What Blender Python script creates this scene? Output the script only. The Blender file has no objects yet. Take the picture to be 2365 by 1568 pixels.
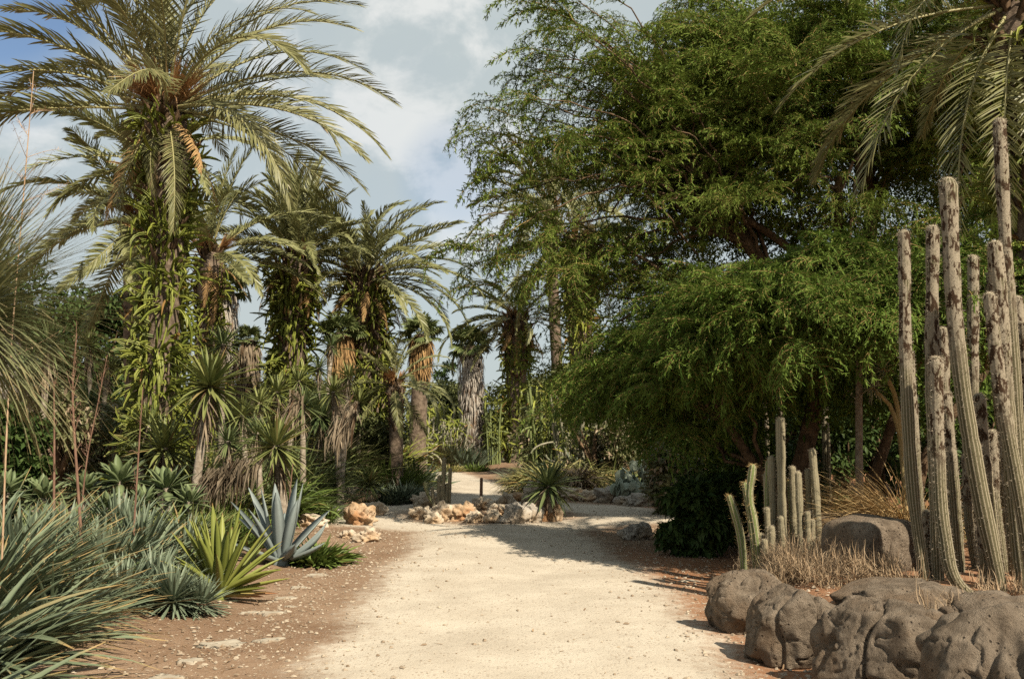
import bpy, bmesh, math, random
import numpy as np
from mathutils import Vector, Matrix, Euler, noise

# ---------------------------------------------------------------- basics
S = bpy.context.scene
COL = S.collection
PI = math.pi
F = 2300.0                      # focal length in pixels of a 2365 px wide picture
TH = math.atan(216.0 / F)       # the camera looks up a little
CAMZ = 1.6

def X(px, y):                   # sideways position of a picture column at distance y
    return (px - 1182.5) / F * y
def Z(py, y):                   # height of a picture row at distance y
    return CAMZ + y * math.tan(TH + math.atan((784.0 - py) / F))
def PT(px, py, y):
    return np.array([X(px, y), y, Z(py, y)])
def D(py, z=0.0):               # distance at which a picture row meets height z
    return (z - CAMZ) / math.tan(TH + math.atan((784.0 - py) / F))

def sstep(a, b, x):
    t = np.clip((np.asarray(x, float) - a) / (b - a), 0, 1)
    return t * t * (3 - 2 * t)

# ---------------------------------------------------------------- terrain
EDGE_Y = [-5, 3, 5, 6.2, 7.1, 8.2, 9.5, 11, 13, 16]
EDGE_X = [3.0, 2.6, 2.4, 2.2, 2.0, 1.9, 2.05, 2.4, 3.6, 5.0]
def seg_d(x, y, ax, ay, bx, by):
    dx, dy = bx - ax, by - ay
    t = np.clip(((x - ax) * dx + (y - ay) * dy) / (dx * dx + dy * dy), 0, 1)
    return np.hypot(x - ax - t * dx, y - ay - t * dy)
ISL = (-0.42, 19.9)
def path_sd(x, y):
    x = np.asarray(x, float); y = np.asarray(y, float)
    d = seg_d(x, y, 0.34, -8, 0.04, 12) - 1.88
    d = np.minimum(d, seg_d(x, y, 0.0, 12, -0.2, 17) - 1.75)
    r = np.hypot((x - ISL[0]) / 1.0, (y - ISL[1]) / 1.05)
    d = np.minimum(d, r - 3.9)
    d = np.minimum(d, seg_d(x, y, -0.6, 22, -1.35, 30) - 2.2)
    d = np.minimum(d, seg_d(x, y, -1.35, 30, -3.2, 40) - 1.7)
    d = np.minimum(d, seg_d(x, y, -1, 21, -11, 22.5) - 1.5)
    d = np.minimum(d, seg_d(x, y, 1, 19.0, 12, 18.3) - 1.55)
    d = np.minimum(d, seg_d(x, y, -3.4, 40, -14, 42) - 1.3)
    hole = np.hypot((x - ISL[0]) / 1.25, (y - ISL[1]) / 1.5) - 1.0
    return np.maximum(d, -hole)
def gz(x, y):
    x = np.asarray(x, float); y = np.asarray(y, float)
    ex = np.interp(y, EDGE_Y, EDGE_X)
    right = 0.36 * sstep(0, 0.5, x - ex) * (1 - sstep(11.5, 14.5, y))
    sd = path_sd(x, y)
    left = 0.32 * sstep(0.5, 4.0, sd) * sstep(0.5, -0.5, x)
    back = 0.25 * sstep(0.4, 4.0, sd) * sstep(20, 26, y) * sstep(-0.5, 0.5, x)
    isl = 0.12 * (1 - sstep(0.4, 1.0, np.hypot((x - ISL[0]) / 1.25, (y - ISL[1]) / 1.5)))
    wob = 0.018 * np.sin(1.7 * x + 0.6 * y) * np.sin(0.9 * y - 0.8 * x) + 0.01 * np.sin(4.1 * x + 1.3) * np.sin(3.3 * y)
    crown = 0.03 * sstep(0.1, -1.5, sd)
    return right + left + back + isl + wob + crown
def g(x, y):
    return float(gz(x, y))

# ---------------------------------------------------------------- mesh builder
class MB:
    def __init__(self):
        self.V, self.Fq, self.Ft, self.a, self.t = [], [], [], [], []
        self.mq, self.mt = [], []
        self.n = 0
    def add(self, v, q=None, t=None, along=None, tint=None, mat=0):
        v = np.asarray(v, float).reshape(-1, 3); k = len(v)
        self.V.append(v)
        self.a.append(np.full(k, 0.0) if along is None else np.broadcast_to(np.asarray(along, float), (k,)))
        self.t.append(np.full(k, 0.5) if tint is None else np.broadcast_to(np.asarray(tint, float), (k,)))
        if q is not None and len(q):
            q = np.asarray(q, int).reshape(-1, 4) + self.n; self.Fq.append(q); self.mq.append(np.full(len(q), mat))
        if t is not None and len(t):
            t = np.asarray(t, int).reshape(-1, 3) + self.n; self.Ft.append(t); self.mt.append(np.full(len(t), mat))
        self.n += k
    def merge(self, o, M=None, tint_shift=0.0):
        v = np.concatenate(o.V)
        if M is not None:
            M = np.array(M); v = v @ M[:3, :3].T + M[:3, 3]
        base = self.n
        self.V.append(v); self.a.append(np.concatenate(o.a)); self.t.append(np.concatenate(o.t) + tint_shift)
        for q, m in zip(o.Fq, o.mq): self.Fq.append(q + base); self.mq.append(m)
        for q, m in zip(o.Ft, o.mt): self.Ft.append(q + base); self.mt.append(m)
        self.n += len(v)
    def mesh(self, name, mats, smooth=True):
        me = bpy.data.meshes.new(name)
        v = np.concatenate(self.V).astype(np.float32)
        nq = sum(len(q) for q in self.Fq); nt = sum(len(q) for q in self.Ft)
        loops = np.concatenate([q.ravel() for q in self.Fq] + [q.ravel() for q in self.Ft]) if nq + nt else np.zeros(0, int)
        me.vertices.add(len(v)); me.vertices.foreach_set('co', v.ravel())
        me.loops.add(len(loops)); me.loops.foreach_set('vertex_index', loops.astype(np.int32))
        me.polygons.add(nq + nt)
        st = np.concatenate([np.arange(nq) * 4, nq * 4 + np.arange(nt) * 3]).astype(np.int32)
        me.polygons.foreach_set('loop_start', st)
        mi = np.concatenate(self.mq + self.mt) if nq + nt else np.zeros(0)
        me.polygons.foreach_set('material_index', mi.astype(np.int32))
        me.polygons.foreach_set('use_smooth', np.full(nq + nt, smooth))
        me.update(calc_edges=True)
        for nm, arr in (('along', self.a), ('tint', self.t)):
            at = me.attributes.new(nm, 'FLOAT', 'POINT')
            at.data.foreach_set('value', np.concatenate(arr).astype(np.float32))
        if not isinstance(mats, (list, tuple)): mats = [mats]
        for m in mats: me.materials.append(m)
        me.validate()
        return me
    def obj(self, name, mats, parent=None, smooth=True):
        return link(name, self.mesh(name, mats, smooth), parent)

def link(name, me, parent=None):
    o = bpy.data.objects.new(name, me); COL.objects.link(o)
    if parent is not None: o.parent = parent
    return o
def tag(o, label, cat, group=None, kind=None):
    o['label'] = label
    if cat: o['category'] = cat
    if group: o['group'] = group
    if kind: o['kind'] = kind
    return o
def thing(name, label, cat, loc, group=None, rz=0.0):
    o = bpy.data.objects.new(name, None); COL.objects.link(o)
    o.empty_display_size = 0.2
    o.location = loc; o.rotation_euler = (0, 0, rz)
    return tag(o, label, cat, group)

# ---------------------------------------------------------------- shapes
PROF = {
    'sword': [0.75, 0.95, 1.0, 0.9, 0.62, 0.04],
    'lance': [0.62, 0.74, 1.0, 0.98, 0.68, 0.03],
    'strap': [0.85, 1.0, 0.95, 0.8, 0.5, 0.08],
    'hair': [1.0, 0.95, 0.85, 0.7, 0.5, 0.15],
    'broad': [0.4, 0.72, 1.0, 0.95, 0.62, 0.03],
    'blunt': [0.6, 0.95, 1.0, 1.0, 0.85, 0.3],
}
def prof(name, k):
    p = np.array(PROF[name]); return np.interp(np.linspace(0, 1, k + 1), np.linspace(0, 1, len(p)), p)

def leaves(mb, base, az, el, ln, w, droop, k=4, pf='sword', fold=0.18, roll=0.0, thick=0.0, power=1.3,
           tint=None, mat=0, rng=np.random, wave=0.0):
    """many strap leaves at once: each starts at base, heads out at (az, el) and bends down by droop"""
    n = len(az); base = np.broadcast_to(np.asarray(base, float), (n, 3))
    bc = lambda a: np.broadcast_to(np.asarray(a, float), (n,))
    el, ln, w, droop, roll = map(bc, (el, ln, w, droop, roll)); az = np.asarray(az, float)
    t = np.linspace(0, 1, k + 1)
    e = el[:, None] - droop[:, None] * t[None] ** power
    e = np.maximum(e, -1.54)
    a = az[:, None] + (wave * rng.standard_normal((n, k + 1)) if wave else 0.0) * np.ones((1, k + 1))
    d = np.stack([np.cos(e) * np.cos(a), np.cos(e) * np.sin(a), np.sin(e)], -1)
    st = 0.5 * (d[:, 1:] + d[:, :-1]) * (ln / k)[:, None, None]
    P = np.concatenate([np.zeros((n, 1, 3)), np.cumsum(st, 1)], 1) + base[:, None]
    s = np.stack([-np.sin(a), np.cos(a), np.zeros_like(a)], -1)
    u = np.stack([-np.sin(e) * np.cos(a), -np.sin(e) * np.sin(a), np.cos(e)], -1)
    cr, sr = np.cos(roll)[:, None, None], np.sin(roll)[:, None, None]
    s, u = s * cr + u * sr, u * cr - s * sr
    W = (w[:, None] * prof(pf, k)[None])[..., None]
    if tint is None: tint = rng.random(n)
    if thick > 0:
        rows = [P - s * W / 2 + u * W * fold, P, P + s * W / 2 + u * W * fold, P - u * W * thick]
    elif fold > 0:
        rows = [P - s * W / 2 + u * W * fold, P, P + s * W / 2 + u * W * fold]
    else:
        rows = [P - s * W / 2, P + s * W / 2]
    m = len(rows)
    v = np.stack(rows, 2)                           # n, k+1, m, 3
    idx = np.arange(n * (k + 1) * m).reshape(n, k + 1, m)
    qs = []
    pairs = [(j, j + 1) for j in range(m - 1)] if thick <= 0 else [(0, 1), (1, 2), (2, 3), (3, 0)]
    for i, j in pairs:
        qs.append(np.stack([idx[:, :-1, i], idx[:, :-1, j], idx[:, 1:, j], idx[:, 1:, i]], -1).reshape(-1, 4))
    al = np.broadcast_to(t[None, :, None], (n, k + 1, m)).ravel()
    ti = np.broadcast_to(np.asarray(tint)[:, None, None], (n, k + 1, m)).ravel()
    mb.add(v, np.concatenate(qs), along=al, tint=ti, mat=mat)
    return P

def tube(mb, pts, rad, n=8, cap=True, along=None, tint=0.5, mat=0, ribs=0, depth=0.0, rough=0.0, rng=np.random):
    pts = np.asarray(pts, float); k = len(pts); rad = np.broadcast_to(np.asarray(rad, float), (k,))
    tg = np.gradient(pts, axis=0); tg /= np.linalg.norm(tg, axis=1)[:, None] + 1e-9
    ref = np.array([1.0, 0, 0]) if abs(tg[0][0]) < 0.8 else np.array([0, 1.0, 0])
    a1 = np.cross(tg, ref); a1 /= np.linalg.norm(a1, axis=1)[:, None]
    a2 = np.cross(tg, a1)
    th = np.arange(n) * 2 * PI / n
    r = np.ones(n)
    if ribs: r = 1 - depth * (np.arange(n) % 2)
    R = rad[:, None] * r[None]
    if rough: R = R * (1 + rough * rng.standard_normal((k, n)))
    v = pts[:, None] + R[..., None] * (np.cos(th)[None, :, None] * a1[:, None] + np.sin(th)[None, :, None] * a2[:, None])
    idx = np.arange(k * n).reshape(k, n); nx = np.roll(idx, -1, 1)
    q = np.stack([idx[:-1], nx[:-1], nx[1:], idx[1:]], -1).reshape(-1, 4)
    al = np.repeat(np.linspace(0, 1, k) if along is None else along, n)
    mb.add(v, q, along=al, tint=tint, mat=mat)
    if cap:
        c = np.concatenate([v[-1], pts[-1:] + tg[-1] * rad[-1] * 0.35])
        tri = [(i, (i + 1) % n, n) for i in range(n)]
        mb.add(c, t=tri, along=1.0, tint=tint, mat=mat)

def bez(p0, p1, p2, n=10):
    t = np.linspace(0, 1, n)[:, None]
    return (1 - t) ** 2 * np.asarray(p0) + 2 * t * (1 - t) * np.asarray(p1) + t * t * np.asarray(p2)
def spline(pts, n=24):
    pts = np.asarray(pts, float)
    if len(pts) == 2: return pts[0] + np.linspace(0, 1, n)[:, None] * (pts[1] - pts[0])
    t = np.concatenate([[0], np.cumsum(np.linalg.norm(np.diff(pts, axis=0), axis=1))]); t /= t[-1]
    tt = np.linspace(0, 1, n); out = np.empty((n, 3))
    k = len(pts); m = np.gradient(pts, t, axis=0)
    i = np.clip(np.searchsorted(t, tt, side='right') - 1, 0, k - 2)
    h = (t[i + 1] - t[i]); s = ((tt - t[i]) / h)[:, None]; h = h[:, None]
    return ((2 * s**3 - 3 * s**2 + 1) * pts[i] + (s**3 - 2 * s**2 + s) * h * m[i] + (-2 * s**3 + 3 * s**2) * pts[i + 1] + (s**3 - s**2) * h * m[i + 1])

def rosette(mb, c, n, ln, w, rng, el=(-0.9, 1.5), droop=(0.2, 0.6), k=4, pf='sword', fold=0.18, r0=0.03, thick=0.0, mat=0,
            power=1.3, az=None, wave=0.0):
    """leaves round a centre, the youngest upright and the oldest hanging"""
    i = (np.arange(n) + 0.5) / n
    azm = np.arange(n) * 2.39996 + rng.normal(0, 0.25, n) if az is None else az
    e = el[1] + (el[0] - el[1]) * i ** 0.9 + rng.normal(0, 0.09, n)
    dr = droop[0] + (droop[1] - droop[0]) * rng.random(n)
    L = ln * (0.8 + 0.3 * rng.random(n)) * (0.72 + 0.28 * np.sin(np.clip(i * 2.2, 0, PI / 2)))
    b = np.asarray(c) + np.stack([np.cos(azm) * r0, np.sin(azm) * r0, r0 * 2 * (0.5 - i)], -1)
    leaves(mb, b, azm, e, L, w * (0.85 + 0.3 * rng.random(n)), dr, k=k, pf=pf, fold=fold, thick=thick, mat=mat, rng=rng,
           roll=rng.normal(0, 0.15, n), power=power, wave=wave)

def tuft(mb, n, R0, rng, el=(0.5, 1.5), ln=(0.5, 1.0), w=0.015, droop=(0.4, 1.4), k=4, pf='strap', fold=0.15, mat=0, c=(0, 0, 0), lean=None, hz=0.0, wave=0.0):
    """a clump of leaves that rise from a small disc"""
    az = rng.random(n) * 2 * PI
    rr = np.sqrt(rng.random(n)) * R0
    if lean is not None:
        az = lean[0] + rng.normal(0, lean[1], n)
    a2 = az + rng.normal(0, 0.5, n)
    b = np.stack([np.cos(a2) * rr, np.sin(a2) * rr, hz * rng.random(n)], -1) + np.asarray(c)
    f = rr / max(R0, 1e-6)
    e = el[1] + (el[0] - el[1]) * np.clip(f * 0.55 + 0.45 * rng.random(n), 0, 1)
    leaves(mb, b, az, e, ln[0] + (ln[1] - ln[0]) * rng.random(n), w * (0.7 + 0.6 * rng.random(n)),
           droop[0] + (droop[1] - droop[0]) * rng.random(n), k=k, pf=pf, fold=fold, mat=mat, rng=rng, roll=rng.normal(0, 0.35, n), wave=wave)

# ---------------------------------------------------------------- materials
def nodes(name):
    m = bpy.data.materials.new(name); m.use_nodes = True
    nt = m.node_tree; nt.nodes.clear()
    return m, nt
class NT:
    def __init__(self, nt): self.nt = nt
    def n(self, typ, **kw):
        x = self.nt.nodes.new(typ)
        for k, v in kw.items():
            if k == 'ins':
                for a, b in v.items():
                    if hasattr(b, 'links') or isinstance(b, bpy.types.NodeSocket): self.nt.links.new(b, x.inputs[a])
                    else: x.inputs[a].default_value = b
            else: setattr(x, k, v)
        return x
    def attr(self, a): return self.n('ShaderNodeAttribute', attribute_name=a).outputs['Fac']
    def mix(self, f, a, b, mode='MIX'):
        x = self.n('ShaderNodeMix', data_type='RGBA', blend_type=mode)
        for s, v in ((0, f), (6, a), (7, b)):
            if isinstance(v, bpy.types.NodeSocket): self.nt.links.new(v, x.inputs[s])
            else: x.inputs[s].default_value = v if s == 0 else (*v, 1) if len(v) == 3 else v
        return x.outputs[2]
    def math(self, op, a, b=0.0, clamp=False):
        x = self.n('ShaderNodeMath', operation=op, use_clamp=clamp)
        for s, v in ((0, a), (1, b)):
            if isinstance(v, bpy.types.NodeSocket): self.nt.links.new(v, x.inputs[s])
            else: x.inputs[s].default_value = v
        return x.outputs[0]
    def ramp(self, f, lo, hi, a=0.0, b=1.0):
        x = self.n('ShaderNodeMapRange', interpolation_type='SMOOTHSTEP')
        self.nt.links.new(f, x.inputs[0])
        for s, v in zip((1, 2, 3, 4), (lo, hi, a, b)): x.inputs[s].default_value = v
        return x.outputs[0]
    def noise(self, scale, detail=3, rough=0.55, co=None, dist=0.0):
        x = self.n('ShaderNodeTexNoise'); x.inputs['Scale'].default_value = scale; x.inputs['Detail'].default_value = detail
        x.inputs['Roughness'].default_value = rough; x.inputs['Distortion'].default_value = dist
        if co is not None: self.nt.links.new(co, x.inputs['Vector'])
        return x.outputs['Fac']
    def voro(self, scale, feat='F1', out='Distance', co=None, rnd=1.0):
        x = self.n('ShaderNodeTexVoronoi', feature=feat); x.inputs['Scale'].default_value = scale
        x.inputs['Randomness'].default_value = rnd
        if co is not None: self.nt.links.new(co, x.inputs['Vector'])
        return x.outputs[out]
    def co(self, out='Object'): return self.n('ShaderNodeTexCoord').outputs[out]
    def bump(self, h, strength=0.5, dist=0.02, normal=None):
        x = self.n('ShaderNodeBump'); x.inputs['Strength'].default_value = strength; x.inputs['Distance'].default_value = dist
        self.nt.links.new(h, x.inputs['Height'])
        if normal is not None: self.nt.links.new(normal, x.inputs['Normal'])
        return x.outputs[0]
    def out(self, col, rough=0.6, spec=0.4, bump=None, transl=0.0, tcol=None, sheen=0.0):
        p = self.n('ShaderNodeBsdfPrincipled')
        if isinstance(col, bpy.types.NodeSocket): self.nt.links.new(col, p.inputs['Base Color'])
        else: p.inputs['Base Color'].default_value = (*col, 1)
        if isinstance(rough, bpy.types.NodeSocket): self.nt.links.new(rough, p.inputs['Roughness'])
        else: p.inputs['Roughness'].default_value = rough
        p.inputs['Specular IOR Level'].default_value = spec
        if bump is not None: self.nt.links.new(bump, p.inputs['Normal'])
        o = self.n('ShaderNodeOutputMaterial'); sh = p.outputs[0]
        if transl > 0:
            t = self.n('ShaderNodeBsdfTranslucent')
            c = tcol if tcol is not None else col
            if isinstance(c, bpy.types.NodeSocket): self.nt.links.new(c, t.inputs[0])
            else: t.inputs[0].default_value = (*c, 1)
            mx = self.n('ShaderNodeMixShader'); mx.inputs[0].default_value = transl
            self.nt.links.new(sh, mx.inputs[1]); self.nt.links.new(t.outputs[0], mx.inputs[2]); sh = mx.outputs[0]
        self.nt.links.new(sh, o.inputs[0])

def leafmat(name, dark, light, tip=None, tip_at=(0.86, 1.0), base=None, base_to=0.25, rough=0.45, spec=0.45, transl=0.18, ns=6.0, old=None, old_at=0.9):
    m, nt = nodes(name); N = NT(nt)
    ti = N.attr('tint'); al = N.attr('along')
    rnd = N.n('ShaderNodeObjectInfo').outputs['Random']
    nz = N.noise(ns, 3, 0.6, N.co('Object'))
    f = N.math('ADD', N.math('MULTIPLY', ti, 0.6), N.math('ADD', N.math('MULTIPLY', rnd, 0.2), N.math('MULTIPLY', N.math('SUBTRACT', nz, 0.4), 0.6)), True)
    c = N.mix(f, dark, light)
    if old is not None: c = N.mix(N.ramp(ti, old_at, old_at + 0.04), c, old)
    if base is not None: c = N.mix(N.ramp(al, 0.0, base_to, 1.0, 0.0), c, base)
    if tip is not None: c = N.mix(N.ramp(al, tip_at[0], tip_at[1]), c, tip)
    N.out(c, rough, spec, transl=transl)
    return m
def plainmat(name, a, b, scale=12.0, rough=0.8, spec=0.2, bump=0.4, dist=0.01, c3=None, det=5, transl=0.0):
    m, nt = nodes(name); N = NT(nt); co = N.co('Object')
    nz = N.noise(scale, det, 0.65, co)
    c = N.mix(N.ramp(nz, 0.3, 0.7), a, b)
    ti = N.attr('tint'); c = N.mix(N.math('MULTIPLY', ti, 0.35), c, a)
    if c3 is not None: c = N.mix(N.ramp(N.noise(scale * 0.35, 3, 0.6, co), 0.52, 0.66), c, c3)
    N.out(c, rough, spec, N.bump(nz, bump, dist), transl=transl)
    return m
# ---------------------------------------------------------------- materials used by the scene
M = {}
M['palm'] = leafmat('palm_leaflet', (0.090, 0.094, 0.034), (0.230, 0.215, 0.095), tip=(0.22, 0.19, 0.09), tip_at=(0.9, 1.1), rough=0.45, spec=0.3, transl=0.16, ns=1.5, old=(0.24, 0.17, 0.09), old_at=0.965)
M['palm_far'] = leafmat('far_palm_leaflet', (0.095, 0.104, 0.038), (0.245, 0.240, 0.100), tip=(0.24, 0.20, 0.10), tip_at=(0.9, 1.1), rough=0.45, spec=0.3, transl=0.16, ns=1.5, old=(0.26, 0.19, 0.10), old_at=0.985)
M['rachis'] = plainmat('palm_rachis', (0.22, 0.21, 0.09), (0.30, 0.26, 0.12), 8, 0.5, 0.3, 0.1)
M['boot'] = plainmat('palm_boots', (0.045, 0.030, 0.018), (0.15, 0.095, 0.055), 9, 0.9, 0.1, 0.8, 0.03)
M['bark'] = plainmat('palm_bark', (0.07, 0.05, 0.035), (0.20, 0.15, 0.11), 11, 0.9, 0.1, 0.8, 0.03)
M['orange'] = leafmat('flower_stalks', (0.20, 0.095, 0.035), (0.40, 0.23, 0.10), rough=0.6, transl=0.2)
M['vine'] = leafmat('climbing_cactus_stems', (0.082, 0.104, 0.016), (0.285, 0.298, 0.060), tip=(0.22, 0.15, 0.04), tip_at=(0.92, 1.05), rough=0.5, spec=0.22, transl=0.12, ns=3, old=(0.24, 0.14, 0.05), old_at=0.94)
M['fan'] = leafmat('fan_leaves', (0.055, 0.075, 0.022), (0.13, 0.155, 0.055), tip=(0.25, 0.20, 0.10), rough=0.5, spec=0.22, transl=0.15)
M['skirt'] = leafmat('dead_leaf_skirt', (0.112, 0.084, 0.054), (0.288, 0.228, 0.160), rough=0.85, spec=0.1, transl=0.1, ns=4, old=(0.080, 0.048, 0.028), old_at=0.86)
M['palec'] = leafmat('pale_leaf_bases', (0.240, 0.208, 0.172), (0.448, 0.400, 0.344), rough=0.9, spec=0.1, transl=0.05, ns=5, old=(0.160, 0.112, 0.080), old_at=0.9)
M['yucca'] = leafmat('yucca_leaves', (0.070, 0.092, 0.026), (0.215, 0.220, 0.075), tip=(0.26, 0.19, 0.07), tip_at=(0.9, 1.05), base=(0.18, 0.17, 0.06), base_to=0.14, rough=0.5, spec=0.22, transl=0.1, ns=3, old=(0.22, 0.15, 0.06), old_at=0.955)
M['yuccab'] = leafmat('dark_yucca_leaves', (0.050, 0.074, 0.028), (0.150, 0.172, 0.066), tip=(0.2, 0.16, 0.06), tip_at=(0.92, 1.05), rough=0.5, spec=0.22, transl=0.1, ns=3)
M['ytrunk'] = plainmat('yucca_trunk', (0.16, 0.125, 0.09), (0.34, 0.29, 0.23), 16, 0.9, 0.1, 0.7, 0.02)
M['blue'] = leafmat('blue_agave_leaf', (0.132, 0.156, 0.148), (0.208, 0.236, 0.224), tip=(0.064, 0.040, 0.032), tip_at=(0.97, 1.0), rough=0.55, spec=0.3, transl=0.03, ns=5)
M['lime'] = leafmat('yellow_green_agave_leaf', (0.124, 0.148, 0.028), (0.240, 0.244, 0.060), tip=(0.200, 0.104, 0.040), tip_at=(0.93, 1.0), rough=0.5, spec=0.22, transl=0.08, ns=4)
M['limeold'] = leafmat('dying_agave_leaf', (0.22, 0.20, 0.05), (0.33, 0.27, 0.09), tip=(0.30, 0.12, 0.05), tip_at=(0.3, 1.0), rough=0.6, transl=0.05)
M['grey'] = leafmat('grey_green_strap_leaves', (0.058, 0.077, 0.040), (0.183, 0.214, 0.130), tip=(0.296, 0.202, 0.081), tip_at=(0.8, 0.97), rough=0.5, spec=0.22, transl=0.06, ns=2, old=(0.257, 0.185, 0.081), old_at=0.94)
M['sil'] = leafmat('silver_blue_leaves', (0.077, 0.099, 0.062), (0.169, 0.200, 0.132), tip=(0.184, 0.132, 0.062), tip_at=(0.93, 1.0), rough=0.5, spec=0.22, transl=0.06, ns=3)
M['nolina'] = leafmat('thin_olive_leaves', (0.084, 0.090, 0.040), (0.216, 0.220, 0.108), tip=(0.288, 0.216, 0.112), tip_at=(0.8, 1.0), rough=0.5, spec=0.22, transl=0.12, ns=2)
M['soft'] = leafmat('soft_agave_leaves', (0.095, 0.127, 0.054), (0.175, 0.205, 0.101), tip=(0.189, 0.175, 0.072), tip_at=(0.96, 1.0), rough=0.5, spec=0.22, transl=0.08, ns=3)
M['green'] = leafmat('fresh_green_leaves', (0.055, 0.090, 0.018), (0.155, 0.200, 0.045), rough=0.5, spec=0.22, transl=0.2, ns=4, old=(0.25, 0.19, 0.07), old_at=0.95)
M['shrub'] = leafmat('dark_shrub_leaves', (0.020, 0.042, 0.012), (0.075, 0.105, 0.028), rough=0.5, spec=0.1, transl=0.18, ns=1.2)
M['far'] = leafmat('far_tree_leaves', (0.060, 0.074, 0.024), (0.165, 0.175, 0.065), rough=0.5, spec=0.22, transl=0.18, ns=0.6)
M['mix'] = leafmat('thicket_leaves', (0.075, 0.080, 0.032), (0.200, 0.195, 0.085), rough=0.5, spec=0.22, transl=0.14, ns=1.2, old=(0.28, 0.21, 0.14), old_at=0.78)
M['acacia'] = leafmat('acacia_leaves', (0.038, 0.069, 0.009), (0.168, 0.216, 0.040), rough=0.7, spec=0.12, transl=0.26, ns=0.5)
M['acaciab'] = leafmat('low_acacia_leaves', (0.042, 0.079, 0.010), (0.180, 0.244, 0.045), rough=0.7, spec=0.12, transl=0.26, ns=0.5)
M['twig'] = plainmat('acacia_twig', (0.20, 0.12, 0.045), (0.34, 0.23, 0.085), 5, 0.7, 0.2, 0.2)
M['limb'] = plainmat('acacia_bark', (0.05, 0.033, 0.02), (0.17, 0.11, 0.065), 7, 0.9, 0.1, 0.8, 0.03)
M['straw'] = leafmat('straw_grass', (0.326, 0.211, 0.091), (0.557, 0.403, 0.202), rough=0.7, spec=0.2, transl=0.2, ns=4, old=(0.230, 0.125, 0.048), old_at=0.85)
M['weed'] = leafmat('dry_weed_stems', (0.218, 0.146, 0.083), (0.401, 0.300, 0.197), rough=0.85, spec=0.1, transl=0.1, ns=4)
M['strawbush'] = leafmat('yellow_drooping_leaves', (0.100, 0.100, 0.030), (0.300, 0.270, 0.085), tip=(0.34, 0.26, 0.12), tip_at=(0.75, 1.0), rough=0.5, transl=0.12, ns=2, old=(0.30, 0.18, 0.06), old_at=0.9)
M['pear'] = leafmat('prickly_pear_pads', (0.17, 0.205, 0.150), (0.29, 0.325, 0.250), rough=0.6, transl=0.0, ns=9)
M['stalk'] = plainmat('dry_stalk', (0.120, 0.064, 0.042), (0.208, 0.120, 0.080), 9, 0.75, 0.2, 0.4)
M['stalkp'] = plainmat('pale_dry_stalk', (0.304, 0.192, 0.112), (0.400, 0.288, 0.192), 9, 0.75, 0.2, 0.3)
M['post'] = plainmat('old_wood', (0.12, 0.07, 0.045), (0.22, 0.13, 0.085), 20, 0.9, 0.1, 0.4)
M['oskirt'] = leafmat('orange_dead_leaves', (0.17, 0.095, 0.038), (0.42, 0.27, 0.125), rough=0.8, spec=0.1, transl=0.15, ns=3)
M['white'] = leafmat('pale_stick_leaves', (0.22, 0.26, 0.17), (0.42, 0.45, 0.32), rough=0.5, transl=0.1)
M['ystem'] = plainmat('yellow_stem', (0.30, 0.23, 0.10), (0.44, 0.35, 0.17), 9, 0.7, 0.2, 0.4)
M['stemg'] = plainmat('thicket_stems', (0.16, 0.15, 0.10), (0.34, 0.31, 0.23), 7, 0.85, 0.1, 0.3, c3=(0.11, 0.13, 0.06))

def cactus_mat(name, body, body2, corky, scab, rib):
    m, nt = nodes(name); N = NT(nt); co = N.co('Object'); al = N.attr('along'); ti = N.attr('tint')
    c = N.mix(N.noise(7, 4, 0.6, co), body, body2)
    c = N.mix(N.math('MULTIPLY', N.ramp(ti, 0.55, 0.75), rib), c, (0.33, 0.28, 0.20))      # spine lines on the ribs
    mp = N.n('ShaderNodeMapping'); mp.inputs['Scale'].default_value = (1, 1, 0.55); nt.links.new(co, mp.inputs[0])
    if corky:
        gate = N.math('MULTIPLY', N.ramp(al, 0.45, 0.62), N.ramp(al, 0.93, 0.985, 1.0, 0.0))
        patch = N.ramp(N.noise(9, 3, 0.6, mp.outputs[0]), 0.34, 0.5)
        c = N.mix(N.math('MULTIPLY', N.math('MULTIPLY', gate, patch), 0.8), c, (0.255, 0.215, 0.160))
        sc = N.ramp(N.noise(17, 4, 0.65, mp.outputs[0], 0.6), 0.49, 0.56)
        c = N.mix(N.math('MULTIPLY', gate, sc), c, scab)
        c = N.mix(N.ramp(al, 0.95, 0.99), c, (0.42, 0.36, 0.26))
    h = N.noise(55, 4, 0.7, co)
    N.out(c, 0.85, 0.15, N.bump(h, 0.6, 0.01))
    return m
M['cactus'] = cactus_mat('grey_column_cactus', (0.067, 0.058, 0.029), (0.110, 0.097, 0.055), True, (0.037, 0.020, 0.010), 0.7)
M['cactus2'] = cactus_mat('grey_wool_cactus', (0.152, 0.132, 0.080), (0.216, 0.188, 0.120), False, (0.080, 0.048, 0.032), 0.5)
M['cactusg'] = cactus_mat('green_ribbed_cactus', (0.108, 0.132, 0.044), (0.168, 0.188, 0.076), False, (0.080, 0.048, 0.032), 0.9)
M['spine'] = leafmat('cactus_spines', (0.264, 0.208, 0.144), (0.440, 0.368, 0.272), rough=0.6, transl=0.2)
M['spineg'] = leafmat('gold_spines', (0.320, 0.208, 0.080), (0.496, 0.360, 0.160), rough=0.6, transl=0.2)

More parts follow.
